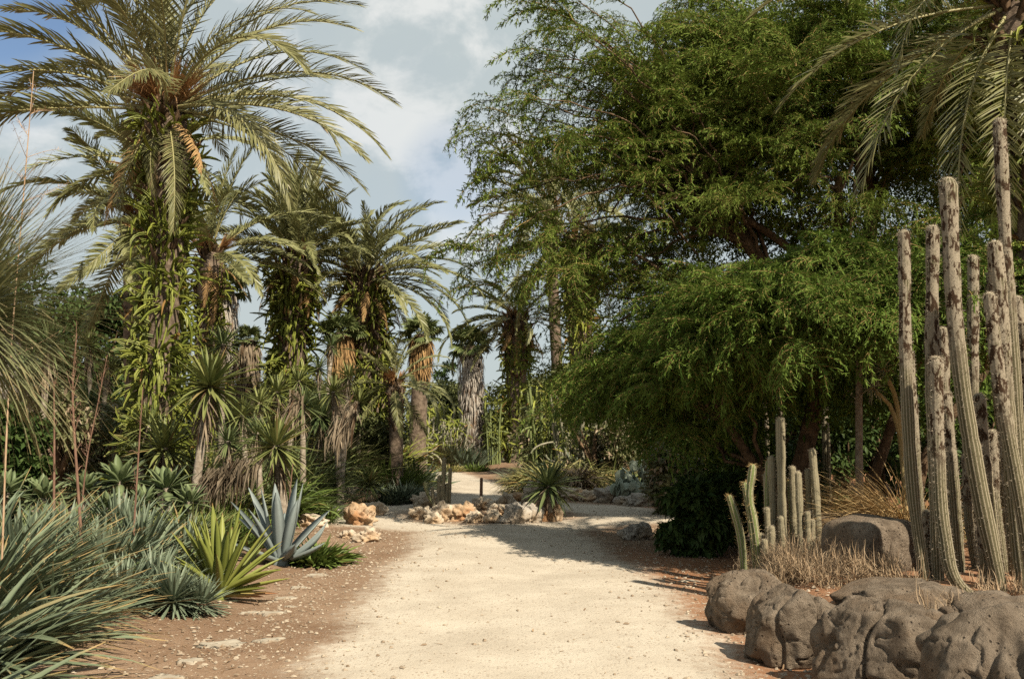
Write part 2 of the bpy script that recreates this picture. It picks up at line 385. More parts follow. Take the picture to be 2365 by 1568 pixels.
def rock_mat(name, a, b, c3, pit, vein=0.0, sc=1.0, bump=0.7):
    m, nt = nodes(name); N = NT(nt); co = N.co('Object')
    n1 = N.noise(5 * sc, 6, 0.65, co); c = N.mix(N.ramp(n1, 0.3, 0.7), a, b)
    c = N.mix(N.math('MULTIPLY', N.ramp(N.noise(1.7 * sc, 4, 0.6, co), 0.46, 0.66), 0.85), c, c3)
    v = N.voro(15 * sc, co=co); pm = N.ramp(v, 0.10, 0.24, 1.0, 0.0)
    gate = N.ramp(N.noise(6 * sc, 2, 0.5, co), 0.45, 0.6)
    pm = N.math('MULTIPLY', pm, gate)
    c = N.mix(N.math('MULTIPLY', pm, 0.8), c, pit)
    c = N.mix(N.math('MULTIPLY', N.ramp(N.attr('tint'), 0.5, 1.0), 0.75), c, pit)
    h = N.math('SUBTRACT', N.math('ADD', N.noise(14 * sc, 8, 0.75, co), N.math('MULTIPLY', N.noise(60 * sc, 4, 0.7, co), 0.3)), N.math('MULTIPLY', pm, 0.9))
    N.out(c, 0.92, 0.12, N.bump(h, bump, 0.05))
    return m
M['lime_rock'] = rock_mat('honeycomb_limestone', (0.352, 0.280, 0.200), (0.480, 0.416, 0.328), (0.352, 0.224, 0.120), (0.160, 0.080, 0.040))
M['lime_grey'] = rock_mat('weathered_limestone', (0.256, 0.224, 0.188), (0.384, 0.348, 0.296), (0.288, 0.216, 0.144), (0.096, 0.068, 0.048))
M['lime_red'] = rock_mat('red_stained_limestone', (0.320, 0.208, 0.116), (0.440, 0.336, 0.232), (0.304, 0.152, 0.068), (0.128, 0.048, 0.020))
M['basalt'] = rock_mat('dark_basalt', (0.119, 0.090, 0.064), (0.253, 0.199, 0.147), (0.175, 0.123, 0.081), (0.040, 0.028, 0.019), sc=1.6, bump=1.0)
M['flat'] = plainmat('pale_flagstone', (0.245, 0.203, 0.153), (0.381, 0.335, 0.262), 9, 0.9, 0.15, 0.5, 0.02, c3=(0.224, 0.164, 0.112))

def ground_mat():
    m, nt = nodes('soil_and_sand'); N = NT(nt); co = N.co('Object'); ma = N.attr('tint')
    big = N.noise(0.55, 5, 0.6, co); fine = N.noise(9, 6, 0.7, co); vf = N.noise(70, 3, 0.7, co)
    soil = N.mix(N.ramp(big, 0.35, 0.65), (0.160, 0.098, 0.059), (0.227, 0.152, 0.099))
    soil = N.mix(N.math('MULTIPLY', N.ramp(fine, 0.5, 0.72), 0.7), soil, (0.084, 0.046, 0.027))
    red = N.ramp(N.attr('along'), 0.2, 0.8)
    soil = N.mix(N.math('MULTIPLY', red, 0.75), soil, (0.240, 0.100, 0.042))
    sand = N.mix(N.ramp(N.noise(1.1, 5, 0.65, co), 0.3, 0.7), (0.349, 0.299, 0.235), (0.441, 0.386, 0.310))
    sand = N.mix(N.math('MULTIPLY', N.ramp(vf, 0.50, 0.68), 0.2), sand, (0.288, 0.224, 0.152))
    f = N.math('ADD', ma, N.math('MULTIPLY', N.math('SUBTRACT', N.math('ADD', N.math('MULTIPLY', fine, 0.6), N.math('MULTIPLY', big, 0.5)), 0.55), 1.5))
    f = N.ramp(f, 0.22, 0.78)
    c = N.mix(f, soil, sand)
    # gravel: small pale and dark stones, thickest where sand meets soil
    v1 = N.voro(34, co=co); vc = N.voro(34, out='Color', co=co)
    sx = N.n('ShaderNodeSeparateColor'); nt.links.new(vc, sx.inputs[0])
    stone = N.math('MULTIPLY', N.ramp(v1, 0.28, 0.36, 1.0, 0.0), N.ramp(sx.outputs[0], 0.5, 0.56))
    dens = N.math('ADD', 0.28, N.math('MULTIPLY', N.ramp(f, 0.0, 0.5), 0.5), True)
    scol = N.mix(sx.outputs[1], (0.200, 0.136, 0.088), (0.464, 0.400, 0.320))
    c = N.mix(N.math('MULTIPLY', stone, dens), c, scol)
    v2 = N.voro(90, co=co); vc2 = N.voro(90, out='Color', co=co)
    s2 = N.n('ShaderNodeSeparateColor'); nt.links.new(vc2, s2.inputs[0])
    st2 = N.math('MULTIPLY', N.ramp(v2, 0.3, 0.4, 1.0, 0.0), N.ramp(s2.outputs[0], 0.6, 0.64))
    c = N.mix(N.math('MULTIPLY', st2, 0.26), c, N.mix(s2.outputs[1], (0.30, 0.21, 0.13), (0.66, 0.58, 0.47)))
    h = N.math('ADD', N.math('MULTIPLY', fine, 0.6), N.math('ADD', N.math('MULTIPLY', stone, 0.5), N.math('MULTIPLY', vf, 0.45)))
    h = N.math('ADD', h, N.math('MULTIPLY', N.noise(2.5, 4, 0.6, co), 0.8))
    N.out(c, 0.95, 0.1, N.bump(h, 0.55, 0.03))
    return m
M['ground'] = ground_mat()

# ---------------------------------------------------------------- ground and path
gx = np.concatenate([[-400, -200, -100, -60, -40, -28, -20, -15, -12], np.arange(-10, 10.01, 0.14), [12, 15, 20, 28, 40, 60, 100, 200, 400]])
gy = np.concatenate([[-60, -30, -15, -8], np.arange(-5, 32, 0.16), np.arange(32, 50, 0.5), [52, 56, 62, 70, 85, 110, 160, 260, 600]])
GX, GY = np.meshgrid(gx, gy); GZ = gz(GX, GY); SD = path_sd(GX, GY)
idx = np.arange(GX.size).reshape(GX.shape)
quads = np.stack([idx[:-1, :-1], idx[:-1, 1:], idx[1:, 1:], idx[1:, :-1]], -1).reshape(-1, 4)
redness = sstep(17, 21, GY) * sstep(1.5, 4, GX) + 0.6 * sstep(0.8, 1.7, GX) * sstep(17, 12, GY) * sstep(3.5, 5.5, GY)
mb = MB(); mb.add(np.stack([GX, GY, GZ], -1), quads, along=np.clip(redness, 0, 1).ravel(), tint=0.0)
o = mb.obj('ground', M['ground']); o['kind'] = 'structure'; o['label'] = 'reddish brown garden soil on both sides of the path'
mask = sstep(0.30, -1.15, SD)
inside = (SD < 0.55)
cell = (inside[:-1, :-1] & inside[1:, :-1] & inside[:-1, 1:] & inside[1:, 1:]).reshape(-1)
cell &= (np.abs((GX[:-1, :-1] + GX[1:, 1:]) / 2).reshape(-1) < 10) & ((GY[:-1, :-1] + GY[1:, 1:]) / 2).reshape(-1).__lt__(50)
pq = quads[cell]; used, inv = np.unique(pq, return_inverse=True)
mb = MB(); mb.add(np.stack([GX, GY, GZ + 0.004], -1).reshape(-1, 3)[used], inv.reshape(-1, 4), along=np.clip(redness, 0, 1).ravel()[used], tint=mask.ravel()[used])
o = mb.obj('path', M['ground']); o['kind'] = 'structure'; o['label'] = 'pale sandy gravel path that splits round a rock island'

# loose gravel
rg = np.random.default_rng(5)
def pebbles(name, label, n, xr, yr, keep, size, mat):
    x = rg.uniform(*xr, n); y = yr[0] + (yr[1] - yr[0]) * rg.random(n) ** 1.6
    k = keep(x, y); x, y = x[k], y[k]; n = len(x)
    c = np.array([[1, 0, -.2], [0, 1, -.2], [-1, 0, -.2], [0, -1, -.2], [.55, .1, .75], [-.1, .55, .75], [-.55, -.1, .75], [.1, -.55, .75]])
    q = np.array([[0, 1, 5, 4], [1, 2, 6, 5], [2, 3, 7, 6], [3, 0, 4, 7], [4, 5, 6, 7]])
    s = size[0] + (size[1] - size[0]) * rg.random(n) ** 3
    a = rg.random(n) * 6.3
    v = c[None] * (s[:, None, None] * (0.6 + 0.5 * rg.random((n, 8, 1)))) * np.stack([0.8 + .5 * rg.random(n), 0.6 + .4 * rg.random(n), 0.35 + .3 * rg.random(n)], -1)[:, None]
    vx = v[..., 0] * np.cos(a)[:, None] - v[..., 1] * np.sin(a)[:, None]; vy = v[..., 0] * np.sin(a)[:, None] + v[..., 1] * np.cos(a)[:, None]
    v = np.stack([vx + x[:, None], vy + y[:, None], v[..., 2] + (gz(x, y) + 0.004)[:, None] + 0.2 * s[:, None]], -1)
    mb = MB(); mb.add(v, (q[None] + np.arange(n)[:, None, None] * 8).reshape(-1, 4), tint=np.repeat(rg.random(n), 8))
    o = mb.obj(name, mat, smooth=False); o['label'] = label; o['kind'] = 'stuff'
M['peb'] = leafmat('pebbles', (0.160, 0.108, 0.068), (0.448, 0.384, 0.296), rough=0.9, spec=0.1, transl=0.0, ns=3)
def edge_keep(x, y):
    sd = path_sd(x, y); w = np.exp(-(np.abs(sd - 0.20) / 0.70) ** 1.5)
    return rg.random(len(x)) < w
pebbles('gravel', 'loose pebbles along the edges of the sandy path', 56000, (-5, 4.2), (3.5, 24), edge_keep, (0.006, 0.030), M['peb'])
M['litter'] = leafmat('leaf_litter', (0.10, 0.055, 0.03), (0.34, 0.235, 0.14), rough=0.9, spec=0.1, transl=0.0)
def litter():
    n = 22000; x = rg.uniform(-6, 6, n); y = 3 + 25 * rg.random(n) ** 1.3
    sd = path_sd(x, y); k = rg.random(n) < np.maximum(sstep(-0.35, 0.3, sd), 0.035); x, y = x[k], y[k]; n = len(x)
    mb = MB()
    leaves(mb, np.stack([x, y, gz(x, y) + 0.008], -1), rg.random(n) * 6.3, rg.normal(0.1, 0.2, n), 0.03 + 0.09 * rg.random(n) ** 2, 0.006 + 0.01 * rg.random(n), rg.normal(0.2, 0.4, n), k=2, pf='strap', fold=0.1, rng=rg)
    o = mb.obj('leaf_litter', M['litter']); o['label'] = 'dry leaf litter scattered over the soil beside the path'; o['kind'] = 'stuff'
litter()

# ---------------------------------------------------------------- rocks
def rock(name, label, cat, loc, size, seed, mat, kind='lime', sub=5, rz=0.0, group=None, parent=None):
    bm = bmesh.new(); bmesh.ops.create_icosphere(bm, subdivisions=sub, radius=1.0)
    pit = {}
    off = Vector((seed * 3.1, seed * 1.7, seed * 0.9)); pr_ = random.Random(seed)
    planes = [(Vector((pr_.gauss(0, 1), pr_.gauss(0, 1), pr_.gauss(0.2, 0.8))).normalized(), pr_.uniform(0.74, 0.98)) for _ in range(11)]
    for v in bm.verts:
        d = v.co.normalized(); p = Vector((d.x * size[0], d.y * size[1], d.z * size[2])); q = p + off
        k = 0.0
        if kind == 'lime':
            m = min(1.0, 0.28 / min(size))
            w = d + 0.35 * Vector((noise.noise(d * 1.6 + off), noise.noise(d * 1.6 - off), noise.noise(d * 1.6 + off * 2)))
            r = 1 + 0.48 * noise.noise(w * 1.5 + off) + 0.26 * noise.noise(w * 3.1 + off) + 0.14 * noise.noise(q * 9) + 0.07 * noise.noise(q * 22)
            h = max(0.0, 1 - noise.voronoi(q * 4.6)[0][0] / 0.42)
            h2 = max(0.0, 1 - noise.voronoi(q * 10 + off)[0][0] / 0.42)
            gate = min(1, max(0, noise.noise(q * 2.0) * 3 + 0.75))
            r -= (0.42 * h * gate + 0.20 * h2 * gate) * m
            r = max(r, 0.35); k = min(1, 1.0 * h * gate + 0.6 * h2 * gate)
        elif kind == 'basalt':
            e = lambda a: math.copysign(abs(a) ** 0.72, a)
            d2 = Vector((e(d.x), e(d.y), e(d.z))); r = d2.length * 0.92 + 0.20 * noise.noise(d * 1.25 + off) + 0.12 * noise.noise(d * 2.6 + off) + 0.045 * noise.noise(q * 7)
            for pn, ph_ in planes:
                c_ = pn.dot(d)
                if c_ > 0.05: r = min(r, ph_ / c_ + 0.03 * noise.noise(q * 5))
            gr = noise.noise(Vector((math.atan2(d.y, d.x) * 2.6, 0.4 * d.z, seed * 5.0)))
            cr = noise.noise(Vector((d.x * 1.3, d.y * 1.3, 0.35 * d.z)) + off * 1.7)
            r -= 0.16 * max(0.0, gr) * (1 - d.z * d.z) + 0.13 * math.exp(-(cr / 0.05) ** 2) + 0.05 * math.exp(-(noise.noise(d * 2.7 - off) / 0.04) ** 2) + 0.02 * abs(noise.noise(q * 18))
            h = max(0.0, 1 - noise.voronoi(q * 9)[0][0] / 0.2); gate = 1 if noise.noise(q * 3.3) > 0.12 else 0
            r -= 0.05 * h * gate; k = 0.9 * h * gate
        elif kind == 'flat':
            an = math.atan2(d.y, d.x); cs = Vector((math.cos(an), math.sin(an), 0)); hr = math.hypot(d.x, d.y)
            r = 1 + (0.75 * noise.noise(cs * 1.4 + off) + 0.42 * noise.noise(cs * 3.6 + off) + 0.20 * noise.noise(cs * 10 + off)) * hr ** 0.4
            hr2 = min(1.0, hr ** 0.45 * 1.02); p = Vector((math.cos(an) * hr2 * size[0], math.sin(an) * hr2 * size[1], (size[2] * math.copysign(min(1, abs(d.z) * 1.6), d.z) + 0.011 * noise.noise(q * 9) - 0.006) / max(r, .3)))
        else:
            r = 0.92 * (abs(d.x) ** 5 + abs(d.y) ** 5 + abs(d.z) ** 5) ** -0.2 + 0.09 * noise.noise(d * 1.6 + off) + 0.035 * noise.noise(q * 8)
        v.co = p * r
        if v.co.z < -size[2] * 0.55: v.co.z = -size[2] * 0.55
        pit[v.index] = k
    bm.verts.ensure_lookup_table()
    me = bpy.data.meshes.new(name); bm.to_mesh(me)
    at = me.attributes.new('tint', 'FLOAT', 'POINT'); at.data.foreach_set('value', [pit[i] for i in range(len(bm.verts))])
    bm.free()
    me.polygons.foreach_set('use_smooth', [True] * len(me.polygons)); me.materials.append(mat)
    o = link(name, me, parent); o.location = loc; o.rotation_euler = (0, 0, rz)
    if label: tag(o, label, cat, group)
    return o
# ---------------------------------------------------------------- palms
def frond_mesh(name, seed, droop, nl, mats, L=1.0, ll=0.20, lw=0.0085, v=0.55, ldroop=0.5, side=0.0, start=0.16):
    """one feather leaf of length 1 along +X; rows of leaflets on both sides of an arching midrib"""
    rng = np.random.default_rng(seed); mb = MB()
    t = np.linspace(0, 1, 15); e = -droop * t ** 1.5
    az = side * t ** 2
    d = np.stack([np.cos(e) * np.cos(az), np.cos(e) * np.sin(az), np.sin(e)], -1)
    P = np.concatenate([np.zeros((1, 3)), np.cumsum(0.5 * (d[1:] + d[:-1]) / 14, 0)])
    tube(mb, P, np.interp(t, [0, 0.1, 1], [0.0105, 0.0065, 0.0012]), 5, cap=False, mat=1)
    tl = np.repeat(np.linspace(start, 0.995, nl), 2) + rng.normal(0, 0.003, nl * 2); tl = np.clip(tl, 0.05, 1)
    s = np.tile([-1.0, 1.0], nl); n = nl * 2
    base = np.stack([np.interp(tl, t, P[:, i]) for i in range(3)], -1)
    tg = np.stack([np.interp(tl, t, d[:, i]) for i in range(3)], -1); tg /= np.linalg.norm(tg, axis=1)[:, None]
    sd = np.cross(np.array([0, 0, 1.0]), tg); sd /= np.linalg.norm(sd, axis=1)[:, None] + 1e-9; up = np.cross(tg, sd)
    u = (tl - start) / (1 - start)
    ang = np.radians(62 - 40 * u) + rng.normal(0, 0.09, n)
    vv = v * (1 - 0.35 * u) + rng.normal(0, 0.20, n)
    dl = tg * np.cos(ang)[:, None] + np.sin(ang)[:, None] * (sd * s[:, None] * np.cos(vv)[:, None] + up * np.sin(vv)[:, None])
    ln = ll * np.interp(u, [0, 0.12, 0.4, 0.8, 1], [0.40, 0.78, 1.0, 0.72, 0.34]) * (0.88 + 0.2 * rng.random(n))
    w = lw * np.interp(u, [0, 0.3, 1], [0.8, 1.0, 0.75])
    wv = tg - dl * np.sum(tg * dl, 1)[:, None]; wv /= np.linalg.norm(wv, axis=1)[:, None] + 1e-9
    wv = wv * 0.8 + np.cross(dl, wv) * rng.normal(0.45, 0.25, n)[:, None]
    rows = []; p = base; dd = dl; pf_ = 0.0
    for k, (f, ws) in enumerate(((0, 0.7), (0.4, 1.0), (0.75, 0.75), (1.0, 0.05))):
        if k:
            dd = dl + np.array([0, 0, -ldroop * f ** 1.5])
            dd = dd / np.linalg.norm(dd, axis=1)[:, None]
            p = p + dd * (ln * (f - pf_))[:, None]
        pf_ = f
        rows += [p - wv * (w * ws / 2)[:, None], p + wv * (w * ws / 2)[:, None]]
    vtx = np.stack(rows, 1).reshape(n, 8, 3)
    id_ = np.arange(n * 8).reshape(n, 4, 2)
    q = np.stack([id_[:, :-1, 0], id_[:, :-1, 1], id_[:, 1:, 1], id_[:, 1:, 0]], -1).reshape(-1, 4)
    mb.add(vtx, q, along=np.tile(np.repeat([0, .4, .75, 1.0], 2), n), tint=np.repeat(rng.random(n), 8), mat=0)
    return mb.mesh(name, mats)

FR = {}
def fronds(kind, mats, nl, lw):
    FR[kind] = []
    for i, (dr, ll, v, ld, sd) in enumerate(((0.45, 0.150, 0.62, 0.25, 0.08), (0.85, 0.155, 0.60, 0.35, -0.12), (1.2, 0.155, 0.55, 0.45, 0.15), (1.55, 0.150, 0.45, 0.55, -0.2), (1.05, 0.155, 0.35, 0.65, 0.25))):
        FR[kind].append(frond_mesh('frond_' + kind, 11 + i * 7 + len(kind), dr, nl, mats, ll=ll, lw=lw, v=v, ldroop=ld, side=sd))
fronds('near', [M['palm'], M['rachis']], 84, 0.0080)
fronds('mid', [M['palm_far'], M['rachis']], 72, 0.0125)

FR['dead'] = [frond_mesh('frond_dead', 70 + i, (0.5, 0.8)[i], 40, [M['oskirt'], M['oskirt']], ll=0.15, lw=0.013, v=0.2, ldroop=1.0) for i in range(2)]

def vine_on(name, label, group, pts, rad, n, rng, ln=(0.3, 0.8), w=0.05, zlo=0.0, zhi=1.0, out=0.35):
    """climbing cactus: three-angled stems rooted on a trunk's surface"""
    nc = max(8, n // 22); ct, ca = zlo + (zhi - zlo) * rng.random(nc), rng.random(nc) * 2 * PI; pk = rng.integers(0, nc, n)
    t = np.where(rng.random(n) < 0.3, zlo + (zhi - zlo) * rng.random(n), np.clip(ct[pk] + rng.normal(0, 0.02, n), zlo, zhi))
    c = np.stack([np.interp(t, np.linspace(0, 1, len(pts)), pts[:, i]) for i in range(3)], -1)
    r = np.interp(t, np.linspace(0, 1, len(pts)), rad)
    az = np.where(rng.random(n) < 0.3, rng.random(n) * 2 * PI, ca[pk] + rng.normal(0, 0.45, n))
    base = c + np.stack([np.cos(az) * r * 0.9, np.sin(az) * r * 0.9, np.zeros(n)], -1)
    o0 = pts[0]
    a2 = az + rng.normal(0, 0.9, n); el = rng.normal(0.35, 0.85, n)
    L = ln[0] + (ln[1] - ln[0]) * rng.random(n) ** 1.6; dr = rng.normal(0.95, 1.0, n); ti = rng.random(n); ww = w * (0.7 + 0.6 * rng.random(n))
    mb = MB(); st = rng.integers(0, 1 << 30)
    for roll in (0.0, PI / 2):
        leaves(mb, base - o0, a2, el, L, ww, dr, k=6, pf='blunt', fold=0.0, roll=roll + 0.3, rng=np.random.default_rng(st), tint=ti, wave=0.25)
    # long strands that run along the trunk and carry the rest
    strands = MB()
    for k in range(10):
        a = rng.random() * 6.3; tt = np.linspace(zlo, min(zhi, zlo + 0.5 + 0.5 * rng.random()), 16)
        c = np.stack([np.interp(tt, np.linspace(0, 1, len(pts)), pts[:, i]) for i in range(3)], -1)
        r = np.interp(tt, np.linspace(0, 1, len(pts)), rad) * 1.04; aa = a + np.cumsum(rng.normal(0, 0.18, 16))
        tube(strands, c - o0 + np.stack([np.cos(aa) * r, np.sin(aa) * r, np.zeros(16)], -1), w * 0.35, 5, tint=rng.random())
    t_ = thing(name, label, 'climbing cactus', pts[0], group)
    mb.obj('leafy_stem', M['vine'], t_); strands.obj('clinging_strand', M['vine'], t_)
    return t_

VG = 'climbing cacti on the palm trunks'
PG = 'date palms around the path'
def date_palm(label, bx, tx, ty, d, L, nf, seed, tr=0.26, kind='mid', vine=None, vine_n=160, extra=(), low=-45, vlen=(0.25, 0.65), vw=0.045, bulge=1.0, dead=0, vlo=0.0, vhi=0.96, stalks=70, lean=None, azr=None):
    rng = np.random.default_rng(seed)
    top = PT(tx, ty, d); bxw = X(bx, d); base = np.array([bxw, d, g(bxw, d) - 0.05])
    pal = thing('date_palm', label, 'palm tree', tuple(base), PG)
    mid = (base + top) / 2 + np.array([rng.normal(0, 0.12), 0, 0])
    pts = bez(base, mid, top, 18) ; lp = pts - base
    H = top[2] - base[2]
    rad = np.interp(np.linspace(0, 1, 18), [0, 0.06, 0.75, 0.95, 1.0], [1.35, 1.0, 1.0, 1.3 * bulge, 0.8]) * tr
    mb = MB(); tube(mb, lp, rad, 12, rough=0.03, rng=rng)
    mb.obj('trunk', M['bark'], pal)
    # stubs of cut leaves, thick under the crown
    nb = 150; t = 1 - 0.42 * rng.random(nb) ** 1.5; az = rng.random(nb) * 2 * PI
    c = np.stack([np.interp(t, np.linspace(0, 1, 18), lp[:, i]) for i in range(3)], -1); r = np.interp(t, np.linspace(0, 1, 18), rad)
    mb = MB(); leaves(mb, c + np.stack([np.cos(az) * r * .9, np.sin(az) * r * .9, 0 * az], -1), az, rng.normal(1.0, 0.25, nb), rng.uniform(0.16, 0.34, nb) * tr / 0.26, rng.uniform(0.08, 0.13, nb) * tr / 0.26, rng.normal(0.0, 0.2, nb), k=2, pf='blunt', fold=0.1, thick=0.25, rng=rng)
    mb.obj('leaf_base', M['boot'], pal)
    # orange flower and fruit stalks at the heart of the crown
    mb = MB(); ct = top - base
    for k in range(7):
        a = rng.random() * 6.3; cc = ct + np.array([math.cos(a) * tr * .8, math.sin(a) * tr * .8, 0.05])
        n = stalks // 2; leaves(mb, np.repeat(cc[None], n, 0) + rng.normal(0, 0.03, (n, 3)), rng.normal(a, 0.4, n), rng.normal(0.9, 0.25, n), rng.uniform(0.10, 0.20, n) * L, 0.014, rng.normal(1.2, 0.5, n), k=5, pf='hair', fold=0, rng=rng)
        n = stalks // 3
        leaves(mb, np.repeat(cc[None], n, 0), rng.normal(a, 0.3, n), rng.normal(0.85, 0.2, n), rng.uniform(0.15, 0.24, n) * L, 0.03, rng.normal(0.2, 0.1, n), k=3, pf='hair', fold=0.2, rng=rng)
    mb.obj('flower_stalk', M['orange'], pal)
    lst = []
    for i in range(nf):
        u = (i + 0.5) / nf
        az = math.degrees(i * 2.39996 + rng.normal(0, 0.2)); el = 84 + (low - 84) * u ** 1.15 + rng.normal(0, 7)
        if azr: az = azr[0] + (az % 360) / 360 * (azr[1] - azr[0])
        var = int(np.clip(round(0.2 + 2.6 * (1 - u) * 0.5 + 1.5 * u + rng.normal(0, 0.7)), 0, 4)) if el > -5 else int(rng.choice([0, 1, 4]))
        lst.append((az, el, var, 0.82 + 0.26 * rng.random() - 0.12 * (u < 0.1), rng.normal(0, 22)))
    lst += list(extra)
    for i in range(dead):
        a = i * 2.39996 + 0.7; o = link('dead_frond', FR['dead'][i % 2], pal); e_ = math.radians(rng.uniform(-75, -25))
        o.rotation_euler = (Matrix.Rotation(a, 3, 'Z') @ Matrix.Rotation(-e_, 3, 'Y') @ Matrix.Rotation(rng.normal(0, .4), 3, 'X')).to_euler(); o.location = (ct[0] + math.cos(a) * tr * .8, ct[1] + math.sin(a) * tr * .8, ct[2] - tr * .8); o.scale = (L * rng.uniform(.35, .6),) * 3
    for az, el, var, sc, roll in lst:
        a, e_, b = math.radians(az), math.radians(el), math.radians(roll)
        o = link('frond', FR[kind][var], pal)
        R = Matrix.Rotation(a, 3, 'Z') @ Matrix.Rotation(-e_, 3, 'Y') @ Matrix.Rotation(b, 3, 'X')
        o.rotation_euler = R.to_euler()
        rr = tr * 0.55
        o.location = (ct[0] + math.cos(a) * rr * math.cos(e_), ct[1] + math.sin(a) * rr * math.cos(e_), ct[2] + rr * 0.6 * math.sin(e_) - 0.04)
        o.scale = (L * sc,) * 3
    if vine:
        vine_on('climbing_cactus', vine, VG, pts, rad, vine_n, rng, ln=vlen, w=vw, zlo=vlo, zhi=vhi)
    return pal

# ---------------------------------------------------------------- fan palms
def fan_mesh(name, seed, mat, seg=26, pet=0.62, blade=0.62):
    rng = np.random.default_rng(seed); mb = MB()
    tube(mb, bez((0, 0, 0), (pet * 0.6, 0, 0.05), (pet, 0, -0.03), 6), [0.016, 0.013, 0.012, 0.011, 0.01, 0.009], 4, mat=0, tint=0.7)
    az = np.linspace(-2.2, 2.2, seg) + rng.normal(0, 0.03, seg)
    leaves(mb, np.array([pet, 0, -0.03]), az, rng.normal(0.05, 0.06, seg) - 0.25 * np.abs(az) / 2.2, blade * (1 - 0.12 * np.abs(az) / 2.2) * rng.uniform(0.9, 1.05, seg), 0.085, rng.normal(0.9, 0.35, seg), k=5, pf='lance', fold=0.3, power=2.2, rng=rng)
    return mb.mesh(name, mat)
FANS = [fan_mesh('fan_leaf', 3 + i, M['fan']) for i in range(3)]
def fan_palm(label, px, pytop, d, crown_px, skirt_px, seed, r=0.22, nf=26, bx=None, skirt_mat='skirt', skirt_to=None, skr=None, dens=1.0):
    """robust fan palm with a skirt of dead leaves hanging round its trunk"""
    rng = np.random.default_rng(seed); top = PT(px, pytop, d); bxw = X(bx if bx is not None else px, d); base = np.array([bxw, d, g(bxw, d) - 0.05])
    pal = thing('fan_palm', label, 'fan palm', tuple(base), 'fan palms behind the garden')
    pts = spline([base, (base + top) / 2, top], 12) - base; mb = MB()
    tube(mb, pts, np.linspace(r * 1.15, r * 0.8, 12), 12, rough=0.04, rng=rng); mb.obj('trunk', M['bark'], pal)
    H = top[2] - base[2]; R = crown_px / F * d
    s0 = (top[2] - Z(skirt_to, d)) if skirt_to else H * 0.6
    n = int(1100 * dens); u = rng.random(n); az = rng.random(n) * 2 * PI
    zz = H - s0 * u; c = np.stack([np.interp(zz, pts[:, 2], pts[:, 0]), 0 * zz, zz], -1)
    sr = (skr if skr else skirt_px / F * d / 2) * (0.72 + 0.3 * rng.random(n)) * np.interp(u, [0, 0.1, 0.5, 1], [0.6, 1.0, 0.95, 0.75])
    mb = MB(); leaves(mb, c + np.stack([np.cos(az) * sr, np.sin(az) * sr, 0 * az], -1), az + rng.normal(0, 0.3, n), rng.normal(-1.3, 0.14, n), rng.uniform(0.22, 0.5, n), rng.uniform(0.025, 0.06, n), rng.normal(0.3, 0.25, n), k=3, pf='strap', fold=0.15, rng=rng)
    mb.obj('dead_leaf_skirt', M[skirt_mat], pal)
    for i in range(nf):
        uu = (i + .5) / nf; el = math.radians(82 - 110 * uu + rng.normal(0, 6)); a = i * 2.39996
        o = link('fan_leaf', FANS[i % 3], pal)
        o.rotation_euler = (Matrix.Rotation(a, 3, 'Z') @ Matrix.Rotation(-el, 3, 'Y') @ Matrix.Rotation(rng.normal(0, 0.3), 3, 'X')).to_euler()
        o.location = Vector(pts[-1]) + Vector((math.cos(a) * r * .3, math.sin(a) * r * .3, 0.05)); o.scale = (R / 1.15 * (0.85 + 0.25 * rng.random()),) * 3
    return pal

# ---------------------------------------------------------------- yuccas
YG = 'yuccas on the bank'
def yucca(label, heads, d, base_px, seed, mat='yucca', tr=0.055, skirt=0.5, nl=120, group=YG, w=0.042, base_d=None):
    """heads: (px, py, radius px, distance offset); one stem to each from a shared foot"""
    rng = np.random.default_rng(seed); bd = base_d or d; bx = X(base_px, bd); base = np.array([bx, bd, g(bx, bd) - 0.03])
    t_ = thing('yucca', label, 'yucca', tuple(base), group)
    for px, py, rp, dy in heads:
        c = PT(px, py, d + dy) - base; R = rp / F * (d + dy)
        mb = MB(); m = np.array([c[0] * 0.35, c[1] * 0.35, c[2] * 0.55]); pts = bez((0, 0, 0), m, c, 12)
        tube(mb, pts, np.linspace(tr * 1.5, tr, 12), 8, rough=0.06, rng=rng); mb.obj('trunk', M['ytrunk'], t_)
        mb = MB(); rosette(mb, c, nl, R * 1.22, w * 1.1 * R / 0.6, rng, el=(-0.75, 1.45), droop=(0.05, 0.45), r0=tr * 1.1, k=4, pf='sword', fold=0.22)
        mb.obj('leaf_rosette', M[mat], t_)
        if skirt > 0:
            n = int(40 + 45 * skirt); u = rng.random(n); az = rng.random(n) * 6.3
            b = c + np.stack([np.cos(az) * tr, np.sin(az) * tr, -u * R * skirt * 1.6], -1); k0 = 1 - u * 0.25
            b[:, :2] = np.stack([np.interp(b[:, 2], pts[:, 2], pts[:, i]) for i in (0, 1)], -1) + np.stack([np.cos(az) * tr, np.sin(az) * tr], -1)
            mb = MB(); leaves(mb, b, az, rng.normal(-0.95, 0.25, n), R * rng.uniform(0.45, 0.85, n) * k0, w * R / 0.6 * 0.75, rng.normal(0.5, 0.2, n), k=3, pf='strap', fold=0.1, rng=rng)
            mb.obj('dead_leaf_skirt', M['skirt'], t_)
    return t_

